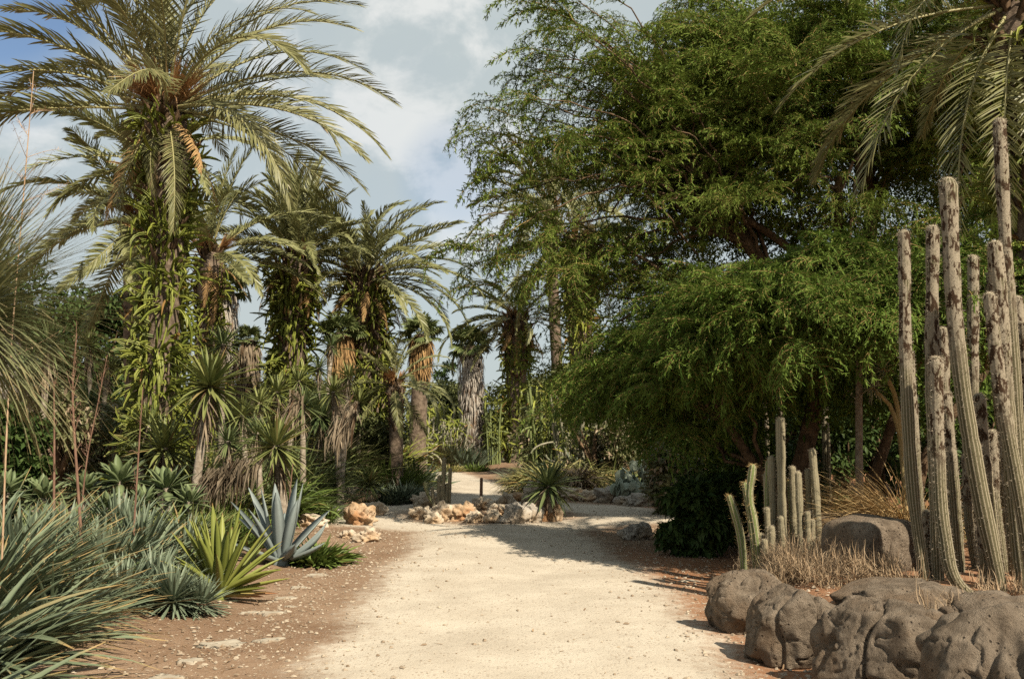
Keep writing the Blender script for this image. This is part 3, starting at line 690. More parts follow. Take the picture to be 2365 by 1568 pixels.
# ---------------------------------------------------------------- clumps
def clump(name, label, cat, px, d, mat, seed, group=None, z=None, parts=None, **kw):
    """one plant that is a single tuft of leaves"""
    rng = np.random.default_rng(seed); x = X(px, d); mb = MB()
    tuft(mb, rng=rng, **kw)
    o = mb.obj(name, M[mat]); o.location = (x, d, (g(x, d) if z is None else z) - 0.02)
    return tag(o, label, cat, group, 'thing')
def rose_plant(name, label, cat, px, d, mat, seed, n, ln, w, group=None, z=None, **kw):
    rng = np.random.default_rng(seed); x = X(px, d); mb = MB()
    rosette(mb, (0, 0, 0.04), n, ln, w, rng, **kw)
    o = mb.obj(name, M[mat]); o.location = (x, d, (g(x, d) if z is None else z))
    return tag(o, label, cat, group)

def leafy(mb, blobs, n, rng, ln=(0.08, 0.16), w=0.05, mat=0):
    """leaf-sized faces spread through a crown made of overlapping clumps"""
    blobs = np.asarray(blobs, float); vol = np.prod(blobs[:, 3:6], 1) ** 0.7; pick = rng.choice(len(blobs), n, p=vol / vol.sum())
    dirs = rng.standard_normal((n, 3)); dirs /= np.linalg.norm(dirs, axis=1)[:, None]
    r = rng.random(n) ** 0.42
    c = blobs[pick, :3] + dirs * blobs[pick, 3:6] * (r * (0.85 + 0.3 * rng.random(n)))[:, None]
    az = np.arctan2(dirs[:, 1], dirs[:, 0]) + rng.normal(0, 0.8, n)
    leaves(mb, c, az, rng.normal(0.1, 0.7, n), rng.uniform(*ln, n), w, rng.normal(0.6, 0.5, n), k=2, pf='broad', fold=0.15, rng=rng, roll=rng.normal(0, 0.6, n), mat=mat)

def tree(name, label, cat, px, d, pytop, wpx, seed, mat, n=9000, group=None, ln=(0.18, 0.34), w=0.11, low=0.25, nb=16):
    rng = np.random.default_rng(seed); x = X(px, d); z0 = g(x, d); H = Z(pytop, d) - z0; R = wpx / F * d / 2
    t_ = thing(name, label, cat, (x, d, z0), group)
    mb = MB(); tube(mb, bez((0, 0, -0.05), (rng.normal(0, .1), 0, H * 0.4), (0, 0, H * 0.7), 8), np.linspace(0.05 * H + 0.03, 0.02, 8), 8)
    for k in range(5):
        a = rng.random() * 6.3; tube(mb, bez((0, 0, H * 0.2), (math.cos(a) * R * .3, math.sin(a) * R * .3, H * .45), (math.cos(a) * R * .6, math.sin(a) * R * .6, H * .7), 6), np.linspace(0.03 * H, 0.01, 6), 6)
    mb.obj('trunk', M['limb'], t_)
    bl = []
    for k in range(nb):
        a = rng.random() * 6.3; rr = R * math.sqrt(rng.random()) * 0.75; f = low + (0.88 - low) * rng.random()
        s = (0.22 + 0.2 * rng.random()) * R * (1.15 - 0.5 * abs(f - 0.5))
        bl.append((math.cos(a) * rr, math.sin(a) * rr, H * f, s * 1.2, s * 1.2, min(s, H * 0.13 + 0.1)))
    mb = MB(); leafy(mb, bl, n, rng, ln, w); mb.obj('crown', M[mat], t_)
    return t_

def cactus_col(mb, pts, r, ribs=12, depth=0.2, rng=None, nsp=700, spl=0.02, spw=0.004):
    """one ribbed column with its spines"""
    pts = np.asarray(pts); k = len(pts); n = ribs * 2
    rad = r * np.interp(np.linspace(0, 1, k), [0, 0.1, 0.9, 1], [0.82, 0.95, 1.0, 0.98]); ph = rng.random(4) * 6.3; u_ = np.linspace(0, 1, k)
    rad = rad * (1 + 0.035 * np.sin(31 * u_ + ph[0]) + 0.05 * np.sin(9 * u_ + ph[1]) + 0.03 * np.sin(17 * u_ + ph[2]) - 0.09 * np.exp(-((u_ - 0.35 - 0.4 * rng.random()) / 0.012) ** 2) - 0.09 * np.exp(-((u_ - 0.25 - 0.5 * rng.random()) / 0.012) ** 2) + rng.normal(0, 0.015, k))
    tipn = 5
    tg = pts[-1] - pts[-2]; tg = tg / np.linalg.norm(tg)
    ext = np.array([pts[-1] + tg * r * 1.1 * math.sin(a) for a in np.linspace(0.3, 1.5, tipn)]); er = [r * math.cos(a) for a in np.linspace(0.3, 1.45, tipn)]
    P = np.concatenate([pts, ext]); R = np.concatenate([rad, er]); kk = len(P)
    tgt = np.gradient(P, axis=0); tgt /= np.linalg.norm(tgt, axis=1)[:, None]
    a1 = np.cross(tgt, np.array([0.0, 1, 0])); a1 /= np.linalg.norm(a1, axis=1)[:, None]; a2 = np.cross(tgt, a1)
    th = np.arange(n) * 2 * PI / n; rr = np.where(np.arange(n) % 2 == 0, 1.0, 1 - depth)
    v = P[:, None] + (R[:, None] * rr)[..., None] * (np.cos(th)[None, :, None] * a1[:, None] + np.sin(th)[None, :, None] * a2[:, None])
    idx = np.arange(kk * n).reshape(kk, n); nx = np.roll(idx, -1, 1)
    al = np.clip(np.linspace(0, 1, k + tipn), 0, 1)
    mb.add(v, np.stack([idx[:-1], nx[:-1], nx[1:], idx[1:]], -1).reshape(-1, 4), along=np.repeat(al, n), tint=np.tile(np.where(np.arange(n) % 2 == 0, 1.0, 0.0), kk))
    mb.add(np.concatenate([v[-1], P[-1:] + tg * r * 0.1]), t=[(i, (i + 1) % n, n) for i in range(n)], along=1.0, tint=0.6)
    i = rng.integers(0, kk, nsp); j = rng.integers(0, ribs, nsp) * 2
    dirs = v[i, j] - P[i]; dirs /= np.linalg.norm(dirs, axis=1)[:, None] + 1e-9
    b = v[i, j] + (P[np.minimum(i + 1, kk - 1)] - P[i]) * rng.random((nsp, 1))
    leaves(mb, b, np.arctan2(dirs[:, 1], dirs[:, 0]) + rng.normal(0, 0.5, nsp), rng.normal(0.15, 0.5, nsp), spl * (0.5 + rng.random(nsp)), spw, 0.0, k=1, pf='hair', fold=0.0, rng=rng, roll=rng.random(nsp) * 3, mat=1)
# ================================================================ acacias
def spray_mb(seed, L=1.0, droop=1.1, nside=9, wide=True):
    """a drooping branchlet: feathery leaf clusters all along it and along its side twigs"""
    rng = np.random.default_rng(seed); mb = MB()
    def twig(p0, az, el, ln, dr, step, r):
        k = 8; t = np.linspace(0, 1, k); e = np.maximum(el - dr * t ** 1.2, -1.5); a = az + np.cumsum(rng.normal(0, 0.10, k))
        d = np.stack([np.cos(e) * np.cos(a), np.cos(e) * np.sin(a), np.sin(e)], -1)
        P = np.concatenate([p0[None], p0 + np.cumsum(0.5 * (d[1:] + d[:-1]) * ln / (k - 1), 0)])
        tube(mb, P, np.linspace(r, r * 0.35, k), 3, cap=False, mat=1)
        n = int(ln / step); tt = np.linspace(0.06, 1, n) + rng.normal(0, 0.01, n)
        c = np.stack([np.interp(tt, t, P[:, i]) for i in range(3)], -1); ta = np.interp(tt, t, a); te = np.interp(tt, t, e)
        cs = rng.uniform(0.7, 1.3, n)
        for sg, of in ((1, 1.3), (-1, 1.3), (1, 0.6), (-1, 0.6), (1, 0.1)):
            leaves(mb, c + rng.normal(0, 0.008, (n, 3)), ta + sg * (of + rng.normal(0, 0.35, n)), te * math.cos(of) + rng.normal(0.15, 0.35, n), rng.uniform(0.05, 0.085, n) * cs, rng.uniform(0.019, 0.030, n) * cs, rng.normal(0.4, 0.4, n), k=1, pf='blunt', fold=0.0, rng=rng, roll=rng.normal(0, 0.4, n))
        return P, a, e
    P, a, e = twig(np.zeros(3), 0.0, 0.25, L, droop, 0.058, 0.005)
    for i in range(nside):
        u = 0.06 + 0.8 * (i + rng.random() * 0.6) / nside; j = u * 7; j0 = int(j)
        p = P[j0] + (P[min(j0 + 1, 7)] - P[j0]) * (j - j0)
        s = 1 if i % 2 else -1
        twig(p, a[j0] + s * rng.uniform(0.5, 1.1), e[j0] + rng.uniform(-0.1, 0.35), L * (0.52 - 0.3 * u) * rng.uniform(0.8, 1.2), rng.uniform(0.7, 1.6), 0.062, 0.003)
    return mb
SPR = [spray_mb(40 + i, 1.0, (0.8, 1.15, 1.5, 0.9, 1.3)[i]) for i in range(5)]
SPRX = [spray_mb(60 + i, 0.8, (1.4, 1.8)[i], 4) for i in range(2)]

SUN = Vector((0.50, -0.66, 0.82)).normalized()
SUNLIT = np.array([(-0.9, 19.4, .4, 1.3), (-2.0, 19, .1, 1.0), (-3.7, 25.6, 1.5, 1.0), (-3.8, 25.6, 3.2, 1.0), (-3.9, 26, 5.2, 1.6), (.5, 26, .6, 1.2), (1.3, 26, .6, 1.0), (.3, 44, 4, 1.8), (.3, 44, 7, 1.8), (2.6, 23, .2, 1.1),
                   (-1.5, 31, .1, 1.5), (-1.7, 45, 4, 1.5), (-4.0, 15.5, 1.6, 1.3), (-3.0, 16.5, .6, 1.2), (-2.4, 14, .3, 1.2), (-1.0, 15.5, 0, 1.2), (-.6, 13.5, 0, 1.2), (.1, 12, 0, 1.2), (-2.8, 22.5, .5, 1.2), (-2.6, 24, .5, 1.0), (2.0, 26, 2.5, 1.2), (-2.7, 24, 1, 1.0), (-2.2, 22.6, .7, .9), (-2.9, 23.6, .8, 1.2), (-3.5, 22, .8, 1.4), (-3.0, 23, .8, 1.3), (-3.4, 19.2, .6, 1.0), (-4.1, 21.6, .4, 1.2), (-3.2, 21.8, .4, 1.1), (2.4, 23.6, .2, 1.2)])
def open_to_sun(p, rng):
    """sprays between the sun and the SUNLIT spots are mostly dropped to let light through"""
    v = p - SUNLIT[:, :3]; s_ = np.array(SUN); al = v @ s_
    dist = np.linalg.norm(v - al[:, None] * s_, axis=1)
    return bool(np.any((al > 0) & (dist < SUNLIT[:, 3]))) and rng.random() < 0.74
def acacia(label, trunks, hubs, tips, seed, mat, per=9, rise=0.28, size=(0.7, 1.15), group=None, thin=0.02, fill=None, nfill=0):
    rng = np.random.default_rng(seed); b = np.asarray(trunks[0][0]); t_ = thing('acacia_tree', label, 'acacia', tuple(b), group)
    for path, r in [(t, 0.17 if k == 0 else 0.10) for k, t in enumerate(trunks)]:
        mb = MB(); pts = spline(np.asarray(path) - b, 14); tube(mb, pts, np.linspace(r, r * 0.5, 14), 10, rough=0.05, rng=rng); mb.obj('trunk', M['limb'], t_)
    crown = MB(); hubs = np.asarray(hubs, float)
    for ti, tip in enumerate(tips):
        tip = np.asarray(tip, float); h = hubs[np.argmin(np.linalg.norm(hubs - tip, axis=1) + rng.random(len(hubs)) * 1.2)]; h = h + (b + (0, 0, 2.2) - h) * rng.random() * 0.35 if h[2] > 3 else h
        ln = np.linalg.norm(tip - h); mid = (h + tip) / 2 + np.array([rng.normal(0, .25), rng.normal(0, .25), ln * rise])
        pts = bez(h, mid, tip, 14)
        pts[1:-1] += rng.normal(0, 0.045, (12, 3))
        mb = MB(); tube(mb, pts - b, np.interp(np.linspace(0, 1, 14), [0, 0.5, 1], [0.022 + thin * min(1, ln / 5), 0.018, 0.006]), 5)
        if ti < 95: mb.obj('limb', M['limb'], t_)
        n = max(4, int(per * (0.5 + 0.5 * min(1.5, ln / 4)))); tt = np.concatenate([1 - 0.72 * rng.random(n - 2) ** 1.25, [1.0, 0.97]])
        for u in tt:
            j = min(u * 13, 12.999); j0 = int(j); p = pts[j0] + (pts[j0 + 1] - pts[j0]) * (j - j0); dr = pts[j0 + 1] - pts[j0]
            az = math.atan2(dr[1], dr[0]) + (rng.normal(0, 0.95) if u < 0.96 else rng.normal(0, 0.3)); pit = math.atan2(dr[2], math.hypot(dr[0], dr[1]))
            sc = rng.uniform(*size)
            if open_to_sun(p, rng): continue  # crown thinned on purpose so that sun reaches the spots below
            R = Matrix.Translation(Vector(p - b)) @ Matrix.Rotation(az, 4, 'Z') @ Matrix.Rotation(-(0.45 * pit + rng.normal(0, 0.22)), 4, 'Y') @ Matrix.Rotation(rng.normal(0, 0.4), 4, 'X') @ Matrix.Scale(sc, 4)
            src = SPRX[rng.integers(2)] if rng.random() < 0.2 else SPR[rng.integers(5)]
            crown.merge(src, R, tint_shift=rng.normal(0, 0.16))
    if fill is not None:
        fl = np.array(fill, float); fl[:, :3] -= b; leafy(crown, fl, nfill, rng, (0.06, 0.12), 0.038)
    crown.obj('crown', [M[mat], M['twig']], t_, smooth=False)
    return t_

ra = np.random.default_rng(77)
big = [(1265, 20, 15), (1245, 110, 15), (1205, 190, 15.4), (1170, 265, 15), (1190, 330, 14.4), (1150, 455, 15), (1130, 545, 14.6), (1125, 610, 15), (1200, 600, 14.2), (1320, 60, 14), (1350, -60, 14), (1240, 230, 14.2), (1300, 840, 16.5), (1330, 900, 17), (1380, 780, 16), (1210, 520, 14), (1250, 420, 14), (1290, 320, 14), (1270, 650, 15), (1330, 720, 15.5), (1250, 70, 16), (1300, -30, 16), (1150, 235, 15), (1125, 300, 15), (1200, 150, 15.4), (1110, 420, 14.8), (1100, 500, 14.6), (1095, 580, 14.8), (1130, 660, 15), (1170, 380, 15), (1240, 20, 15.4), (1270, 130, 15), (1160, 560, 15), (1180, 700, 15.6), (1230, 760, 16), (1210, 260, 15.4), (1260, 560, 15.6), (1290, 450, 15.4), (1310, 200, 15.2)]
tips = [PT(a, b, c + 1.2) for a, b, c in big]
def boundary(py): return float(np.interp(py, [-150, 0, 150, 300, 450, 600, 750, 900], [1400, 1360, 1300, 1250, 1240, 1210, 1290, 1330]))
tips += [PT(ra.uniform(1430, 1800), ra.uniform(120, 560), ra.uniform(15.0, 17.2)) for _ in range(26)] + [PT(ra.uniform(1900, 2420), ra.uniform(-60, 170), ra.uniform(14.5, 18.0)) for _ in range(28)]
while len(tips) < 196:
    py = ra.uniform(0, 760); px = boundary(py) + 40 + (2450 - boundary(py)) * ra.random() ** 1.15; d = ra.uniform(14.8, 16.8) if px < 1330 else ra.uniform(16.6, 19) if px < 1760 else ra.uniform(14.6, 18)
    if px < 1400 and ra.random() < 0.35: continue
    if 1560 < px < 1900 and 500 < py < 640 and ra.random() < 0.75: continue
    if 1480 < px and py > 600 and ra.random() < 0.8: continue
    tips.append(PT(px, py, d))
bx, by = 6.3, 17.2; bz = g(bx, by)
hub = [(bx, by, 3.4), (bx - 1.6, by - 0.8, 4.6), (bx - 3.0, by - 1.2, 5.4), (bx + 1.0, by - 1.5, 5.5), (bx - 1.2, by - 2.0, 5.6), (bx, by, 6.4), (bx + 2.5, by - 1, 5.2), (bx - 3.2, by - 0.6, 3.6)]
acacia('huge feathery acacia arching over the right of the path and filling the upper sky',
       [[(bx, by, bz - .1), (bx - .1, by, 1.8), (bx, by, 3.4), (bx - .2, by - .4, 6.4)], [(bx, by, 2.6), (bx - 1.6, by - .8, 4.6), (bx - 3.0, by - 1.2, 5.4)], [(bx, by, 3.0), (bx + 1, by - 1.5, 5.5)], [(bx - .1, by, 1.8), (bx - 1.5, by - .4, 3.0), (bx - 3.2, by - .6, 3.6)], [(bx, by, 3.4), (bx + 2.5, by - 1, 5.2)], [(bx - 0.8, by - .4, 3.8), (bx - 1.2, by - 2.0, 5.6)]],
       hub, tips, 5, 'acacia', per=27, size=(0.65, 1.2), fill=[(3.5, 19.0, 4.5, 1.4, .7, 1.6), (4.6, 18.8, 6.3, 1.8, .7, 1.9), (6.5, 18.0, 5.8, 2.4, 1.0, 2.4), (8.8, 17.4, 4.5, 2.6, 1.6, 2.6), (6.8, 17.6, 8.2, 2.8, 1.2, 2), (10.2, 17.6, 8, 3, 2, 3), (6.0, 17.8, 4.4, 2.2, .8, 1.8), (4.6, 16.8, 8.2, 1.8, .8, 1.4)], nfill=60000)

arc = lambda px: float(np.interp(px, [1230, 1300, 1400, 1500, 1650, 1800, 1950, 2100, 2365], [960, 910, 800, 725, 640, 590, 565, 580, 540]))
low = [(1275, 950, 12.8), (1330, 890, 12.4), (1390, 840, 12), (1440, 800, 11.9), (1500, 760, 11.8), (1580, 700, 11.7), (1660, 655, 11.6), (1740, 625, 11.5), (1830, 600, 11.4), (1920, 585, 11.4), (2010, 590, 11.5), (1330, 960, 12.2), (1400, 920, 11.6), (1470, 900, 11.2), (1540, 880, 11), (1690, 800, 10.8), (1610, 820, 10.9), (2100, 600, 11.6), (2200, 600, 11.8),
       (1560, 1000, 12.8), (1480, 990, 13.4)]
dlow = lambda px: float(np.interp(px, [1250, 1400, 1550, 1700, 1900], [16.6, 15.0, 13.6, 12.2, 11.5]))
tips = [PT(a, b, c if b > 1000 else dlow(a) - 0.5 * (b - arc(a)) / 300) for a, b, c in low]
while len(tips) < 132:
    px = ra.uniform(1330, 2400); a = arc(px); u = ra.random() ** 1.1; py = a + 10 + u * (930 - a) * (0.86 if px < 1560 else 0.6)
    d = dlow(px) - 1.1 * math.sin(min(1, u * 1.4) * PI * 0.6) + ra.uniform(-0.3, 0.5)
    if 1690 < px < 2000 and py > 860: continue
    tips.append(PT(px, py, d))
cx, cy = 3.85, 13.3; cz = g(cx, cy)
acacia('lower sunlit acacia with a rounded drooping crown behind the small cactus clump',
       [[(cx, cy, cz - .1), (cx - .1, cy, .8), (cx + .1, cy, 1.6), (cx + .3, cy, 2.5)], [(cx + .5, cy + .1, cz - .1), (cx + .9, cy - .2, 1.1), (cx + 1.3, cy - .3, 2.3)], [(cx - .1, cy, .5), (cx - .6, cy - .1, 1.1), (cx - 1.1, cy - .3, 1.8)], [(cx + 1.2, cy - .5, cz - .1), (cx + 1.35, cy - .6, 1.2), (cx + 2.2, cy - .6, 2.4)]],
       [(cx + .3, cy, 2.5), (cx + 1.3, cy - .3, 2.3), (cx - 1.1, cy - .3, 1.8), (cx + 2.2, cy - .6, 2.4), (cx - .6, cy - .1, 1.1)],
       tips, 9, 'acaciab', per=25, rise=0.26, size=(0.5, 0.95), fill=[(3.9, 13.4, 2.3, 1.4, .8, 0.7), (5.6, 13.4, 2.4, 1.5, .8, 0.9), (2.9, 13.8, 1.5, .8, .7, .6)], nfill=12000)

# ================================================================ date palms
date_palm('tallest date palm on the left, its trunk wrapped in a thick coat of climbing cactus', 346, 362, 250, 16, 3.8, 27, 3, tr=0.28, dead=5, kind='near', low=4, bulge=1.15, stalks=110,
          extra=[(-8, 14, 2, 1.0, 15), (6, 30, 2, 1.02, -10), (-18, 2, 1, 0.98, 10), (10, -4, 1, .92, -15), (-30, -12, 1, .8, 8), (20, 46, 2, 1.0, 10), (172, 22, 1, 1.0, -10), (186, 8, 2, 1.0, 12), (194, 38, 2, 1.05, 0), (165, 52, 1, 1, 10), (-60, -48, 1, .62, 5), (235, -55, 1, .6, 0), (-95, -50, 4, .42, 0), (14, 62, 2, 1.05, 0)],
          vine='dense climbing cactus that covers the trunk of the tallest palm from ground to crown', vine_n=1900, vlen=(0.2, 0.68), vw=0.044)
date_palm('date palm whose fronds show on both sides behind the trunk of the tallest palm', 345, 345, 372, 25, 3.6, 24, 8, tr=0.28, low=-30)
date_palm('date palm with long low fronds reaching left behind the thin olive leaves', 330, 300, 500, 27, 4.2, 24, 15, tr=0.28, low=-35)
date_palm('date palm leaning between the tallest palm and the upright middle one', 462, 478, 585, 23, 2.7, 24, 21, tr=0.25, dead=8, low=-20, extra=[(8, 45, 2, 1.15, 0), (0, 25, 3, 1.0, 10)],
          vine='climbing cactus on the slim trunk just right of the tallest palm', vine_n=480, vlen=(0.25, 0.6))
date_palm('upright date palm in the middle of the left row with a stiff upright crown', 668, 678, 598, 25, 2.3, 48, 31, tr=0.36, dead=12, low=8, extra=[(i * 137.5, 62 + 3 * i, 0, 0.98 + .015 * i, 20 * i) for i in range(15)],
          vine='climbing cactus hanging from the stout trunk of the upright middle palm', vine_n=1500, vlen=(0.3, 0.85), vw=0.055)
date_palm('date palm at the right end of the left row, its fronds drooping towards the path', 862, 838, 640, 26, 2.75, 50, 44, tr=0.38, dead=12, low=-8, extra=[(8, 30, 2, 1.1, 0), (-5, 18, 2, 1.15, 0), (14, 5, 2, 1.1, 10), (-15, -10, 2, 1.1, -10), (-35, -20, 1, 1.0, 0), (10, 50, 1, 1.1, 0)],
          vine='climbing cactus on the leaning trunk beside the path', vine_n=1800, vlen=(0.3, 0.8), vw=0.055)
date_palm('small date palm with an orange heart and fronds trailing over the cactus thicket', 915, 912, 885, 24, 1.5, 20, 50, tr=0.17, low=-50, extra=[(-10, 10, 3, 1.15, 0), (-25, -5, 3, 1.1, 0), (5, 0, 3, 1.0, 0)], stalks=120)
date_palm('far date palm that stands right of the path where it meets the sky gap', 1200, 1192, 735, 44.5, 3.2, 34, 61, tr=0.46, dead=14, low=-25, extra=[(186, 5, 3, 1.3, 0), (176, -8, 3, 1.25, 0), (195, -15, 2, 1.0, 0)],
          vine='climbing cactus on the trunk of the far palm right of the path', vine_n=850, vlen=(0.35, 0.9), vw=0.07)
date_palm('date palm half hidden behind the acacia, its crown showing through the twigs', 1352, 1335, 560, 42, 4.7, 26, 70, tr=0.50, low=-40,
          vine='climbing cactus on the trunk seen through the left fringe of the acacia', vine_n=900, vlen=(0.4, 1.05), vw=0.07)
date_palm('far date palm with only a few frond tips showing above the acacia fringe', 1300, 1272, 480, 50, 5.0, 30, 75, tr=0.28, low=-20)
date_palm('palm at the upper right with dead fronds hanging in front of the acacia', 2400, 2390, 5, 10.6, 3.0, 14, 81, tr=0.26, kind='near', low=-10, azr=(-110, 130),
          extra=[(178, 24, 2, 1.0, 0), (196, 26, 3, .80, 10), (186, -6, 1, .95, -10), (208, -26, 1, 1.1, 0), (218, -42, 1, 1.05, 10), (232, -55, 0, .95, 0), (258, -68, 0, 1.0, 20), (285, -70, 0, 1.05, 0), (170, 40, 2, .95, 0), (215, 5, 3, .85, 0)],
          vine='climbing cactus on the trunk of the palm at the upper right', vine_n=1100, vlen=(0.2, 0.55), vlo=0.3, vhi=1.0)

# ================================================================ fan palms
fan_palm('fan palm with a broken pale trunk behind the leaning date palm', 512, 665, 30, 60, 62, 1, r=0.34, bx=520, skirt_mat='palec', skirt_to=860, dens=1.0)
fan_palm('small fan palm with a round green crown in the sky gap between two date palms', 571, 785, 30, 36, 56, 2, r=0.2, bx=570, skirt_to=930, skirt_mat='skirt')
fan_palm('fan palm with a ragged grey skirt beside the right end of the palm row', 972, 775, 30, 50, 52, 3, r=0.26, bx=962, skirt_to=860, skirt_mat='oskirt')
fan_palm('thick pale columnar fan palm standing where the path disappears', 1086, 800, 44.5, 50, 60, 4, r=0.46, bx=1094, skirt_to=1035, skirt_mat='palec', dens=2.0)
fan_palm('low fan palm with an orange skirt between the middle and right date palms', 785, 772, 25, 52, 58, 5, r=0.22, bx=790, skirt_to=850, skirt_mat='oskirt')
fan_palm('fan palm leaning at the far left edge behind the thin olive leaves', 8, 760, 19, 60, 56, 6, r=0.2, bx=75, skirt_to=970, skirt_mat='palec')
fan_palm('short fan palm with a brown skirt left of the upright middle palm', 640, 845, 27, 36, 46, 7, r=0.2, bx=640, skirt_to=960)

# ================================================================ trees that close the view
BG = 'trees and shrubs that close the view'
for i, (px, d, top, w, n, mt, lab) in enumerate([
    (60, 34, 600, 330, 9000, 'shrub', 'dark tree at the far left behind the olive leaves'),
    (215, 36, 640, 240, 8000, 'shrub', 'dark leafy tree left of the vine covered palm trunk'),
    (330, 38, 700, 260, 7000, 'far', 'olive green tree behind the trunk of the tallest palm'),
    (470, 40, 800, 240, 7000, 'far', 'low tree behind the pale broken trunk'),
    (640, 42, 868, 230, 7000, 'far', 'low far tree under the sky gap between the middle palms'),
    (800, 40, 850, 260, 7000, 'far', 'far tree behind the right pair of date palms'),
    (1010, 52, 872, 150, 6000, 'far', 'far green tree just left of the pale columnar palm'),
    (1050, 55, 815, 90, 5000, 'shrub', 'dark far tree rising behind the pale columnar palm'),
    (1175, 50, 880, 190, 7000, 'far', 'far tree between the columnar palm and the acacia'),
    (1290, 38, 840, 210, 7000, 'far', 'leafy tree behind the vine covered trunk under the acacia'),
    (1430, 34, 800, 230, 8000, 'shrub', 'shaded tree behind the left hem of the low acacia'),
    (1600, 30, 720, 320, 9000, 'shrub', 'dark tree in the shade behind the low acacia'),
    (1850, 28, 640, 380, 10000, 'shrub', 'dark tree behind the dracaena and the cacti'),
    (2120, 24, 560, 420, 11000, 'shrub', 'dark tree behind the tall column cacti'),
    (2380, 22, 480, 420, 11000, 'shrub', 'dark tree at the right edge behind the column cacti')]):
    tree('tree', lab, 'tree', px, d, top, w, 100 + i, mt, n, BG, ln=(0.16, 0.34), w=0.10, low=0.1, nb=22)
for i, (px, d, top, w, n, mt, lab) in enumerate([
    (35, 13.5, 905, 200, 6500, 'shrub', 'dark green shrub at the left edge above the soft agaves'),
    (140, 17, 850, 210, 5200, 'mix', 'brownish shrub behind the thin red stalks'),
    (250, 19, 900, 200, 5200, 'mix', 'straggly shrub at the foot of the tallest palm'),
    (560, 27, 930, 200, 4500, 'far', 'green shrub behind the yuccas on the bank'),
    (720, 27, 925, 200, 4500, 'mix', 'dry looking shrub behind the yuccas on the bank'),
    (870, 25, 960, 200, 4500, 'far', 'shrub at the foot of the leaning vine covered palm'),
    (1255, 33, 940, 170, 4500, 'mix', 'grey green shrub behind the straw coloured mound'),
    (1375, 28, 930, 180, 4500, 'mix', 'shrub hung with dead leaves under the acacia fringe'),
    (1560, 20, 1010, 200, 5200, 'mix', 'pale shrub behind the prickly pear'),
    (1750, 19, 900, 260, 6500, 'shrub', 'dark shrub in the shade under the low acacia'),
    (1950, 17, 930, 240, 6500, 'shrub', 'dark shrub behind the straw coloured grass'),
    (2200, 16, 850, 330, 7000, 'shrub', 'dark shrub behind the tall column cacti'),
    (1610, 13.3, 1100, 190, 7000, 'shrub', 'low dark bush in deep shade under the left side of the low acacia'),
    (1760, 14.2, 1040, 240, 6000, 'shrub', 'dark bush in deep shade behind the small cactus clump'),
    (2345, 12.8, 1000, 260, 6000, 'shrub', 'added dark shrub standing in for the shaded stems between the tall column cacti')]):  # the last shrub is added to darken the gaps between the column cacti
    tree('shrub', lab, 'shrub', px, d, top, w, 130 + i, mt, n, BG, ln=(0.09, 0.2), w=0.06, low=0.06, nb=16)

# ================================================================ yuccas
yucca('tall single stemmed yucca with a big spiky head and a bare pale stem', [(485, 892, 98, 0)], 14.5, 452, 1, skirt=0.7, nl=150, tr=0.05)
yucca('yucca with a wide bright head left of the tall single stemmed yucca', [(385, 1035, 88, 0), (345, 985, 60, .4)], 15, 395, 2, skirt=0.2, nl=110)
yucca('yucca leaning over the fallen dry leaves with a spreading yellow green head', [(640, 1030, 84, 0)], 14.6, 668, 3, skirt=0.6, nl=130)
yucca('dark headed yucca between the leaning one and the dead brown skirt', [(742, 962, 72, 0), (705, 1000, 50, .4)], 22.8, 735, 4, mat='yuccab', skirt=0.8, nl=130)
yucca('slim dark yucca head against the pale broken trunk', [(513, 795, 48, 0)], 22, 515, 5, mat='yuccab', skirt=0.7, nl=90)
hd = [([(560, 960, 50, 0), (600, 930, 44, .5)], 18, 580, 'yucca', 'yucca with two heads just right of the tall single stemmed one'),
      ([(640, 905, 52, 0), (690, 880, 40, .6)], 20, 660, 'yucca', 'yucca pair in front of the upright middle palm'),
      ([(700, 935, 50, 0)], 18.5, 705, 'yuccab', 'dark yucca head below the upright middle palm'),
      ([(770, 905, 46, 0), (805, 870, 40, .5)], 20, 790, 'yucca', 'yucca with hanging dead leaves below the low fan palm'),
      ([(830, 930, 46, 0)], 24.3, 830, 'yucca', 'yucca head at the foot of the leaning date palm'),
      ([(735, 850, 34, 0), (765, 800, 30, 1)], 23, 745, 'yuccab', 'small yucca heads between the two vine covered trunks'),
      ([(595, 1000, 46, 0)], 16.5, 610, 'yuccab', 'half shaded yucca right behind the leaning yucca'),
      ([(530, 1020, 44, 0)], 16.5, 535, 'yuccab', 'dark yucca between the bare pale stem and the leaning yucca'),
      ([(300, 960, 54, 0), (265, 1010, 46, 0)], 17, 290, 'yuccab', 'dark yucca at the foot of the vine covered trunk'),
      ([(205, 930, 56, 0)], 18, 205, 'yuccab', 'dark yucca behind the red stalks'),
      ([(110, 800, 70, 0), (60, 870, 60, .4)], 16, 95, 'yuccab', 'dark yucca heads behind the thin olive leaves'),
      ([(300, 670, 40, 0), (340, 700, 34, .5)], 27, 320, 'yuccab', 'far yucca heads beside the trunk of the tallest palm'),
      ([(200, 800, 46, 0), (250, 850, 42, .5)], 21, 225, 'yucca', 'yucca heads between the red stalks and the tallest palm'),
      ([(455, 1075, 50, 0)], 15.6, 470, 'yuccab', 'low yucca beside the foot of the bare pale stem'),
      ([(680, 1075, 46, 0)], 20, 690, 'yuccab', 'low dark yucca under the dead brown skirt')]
for i, (h, d, b, mt, lab) in enumerate(hd): yucca(lab, h, d, b, 20 + i, mat=mt, skirt=0.7, nl=90, tr=0.045)

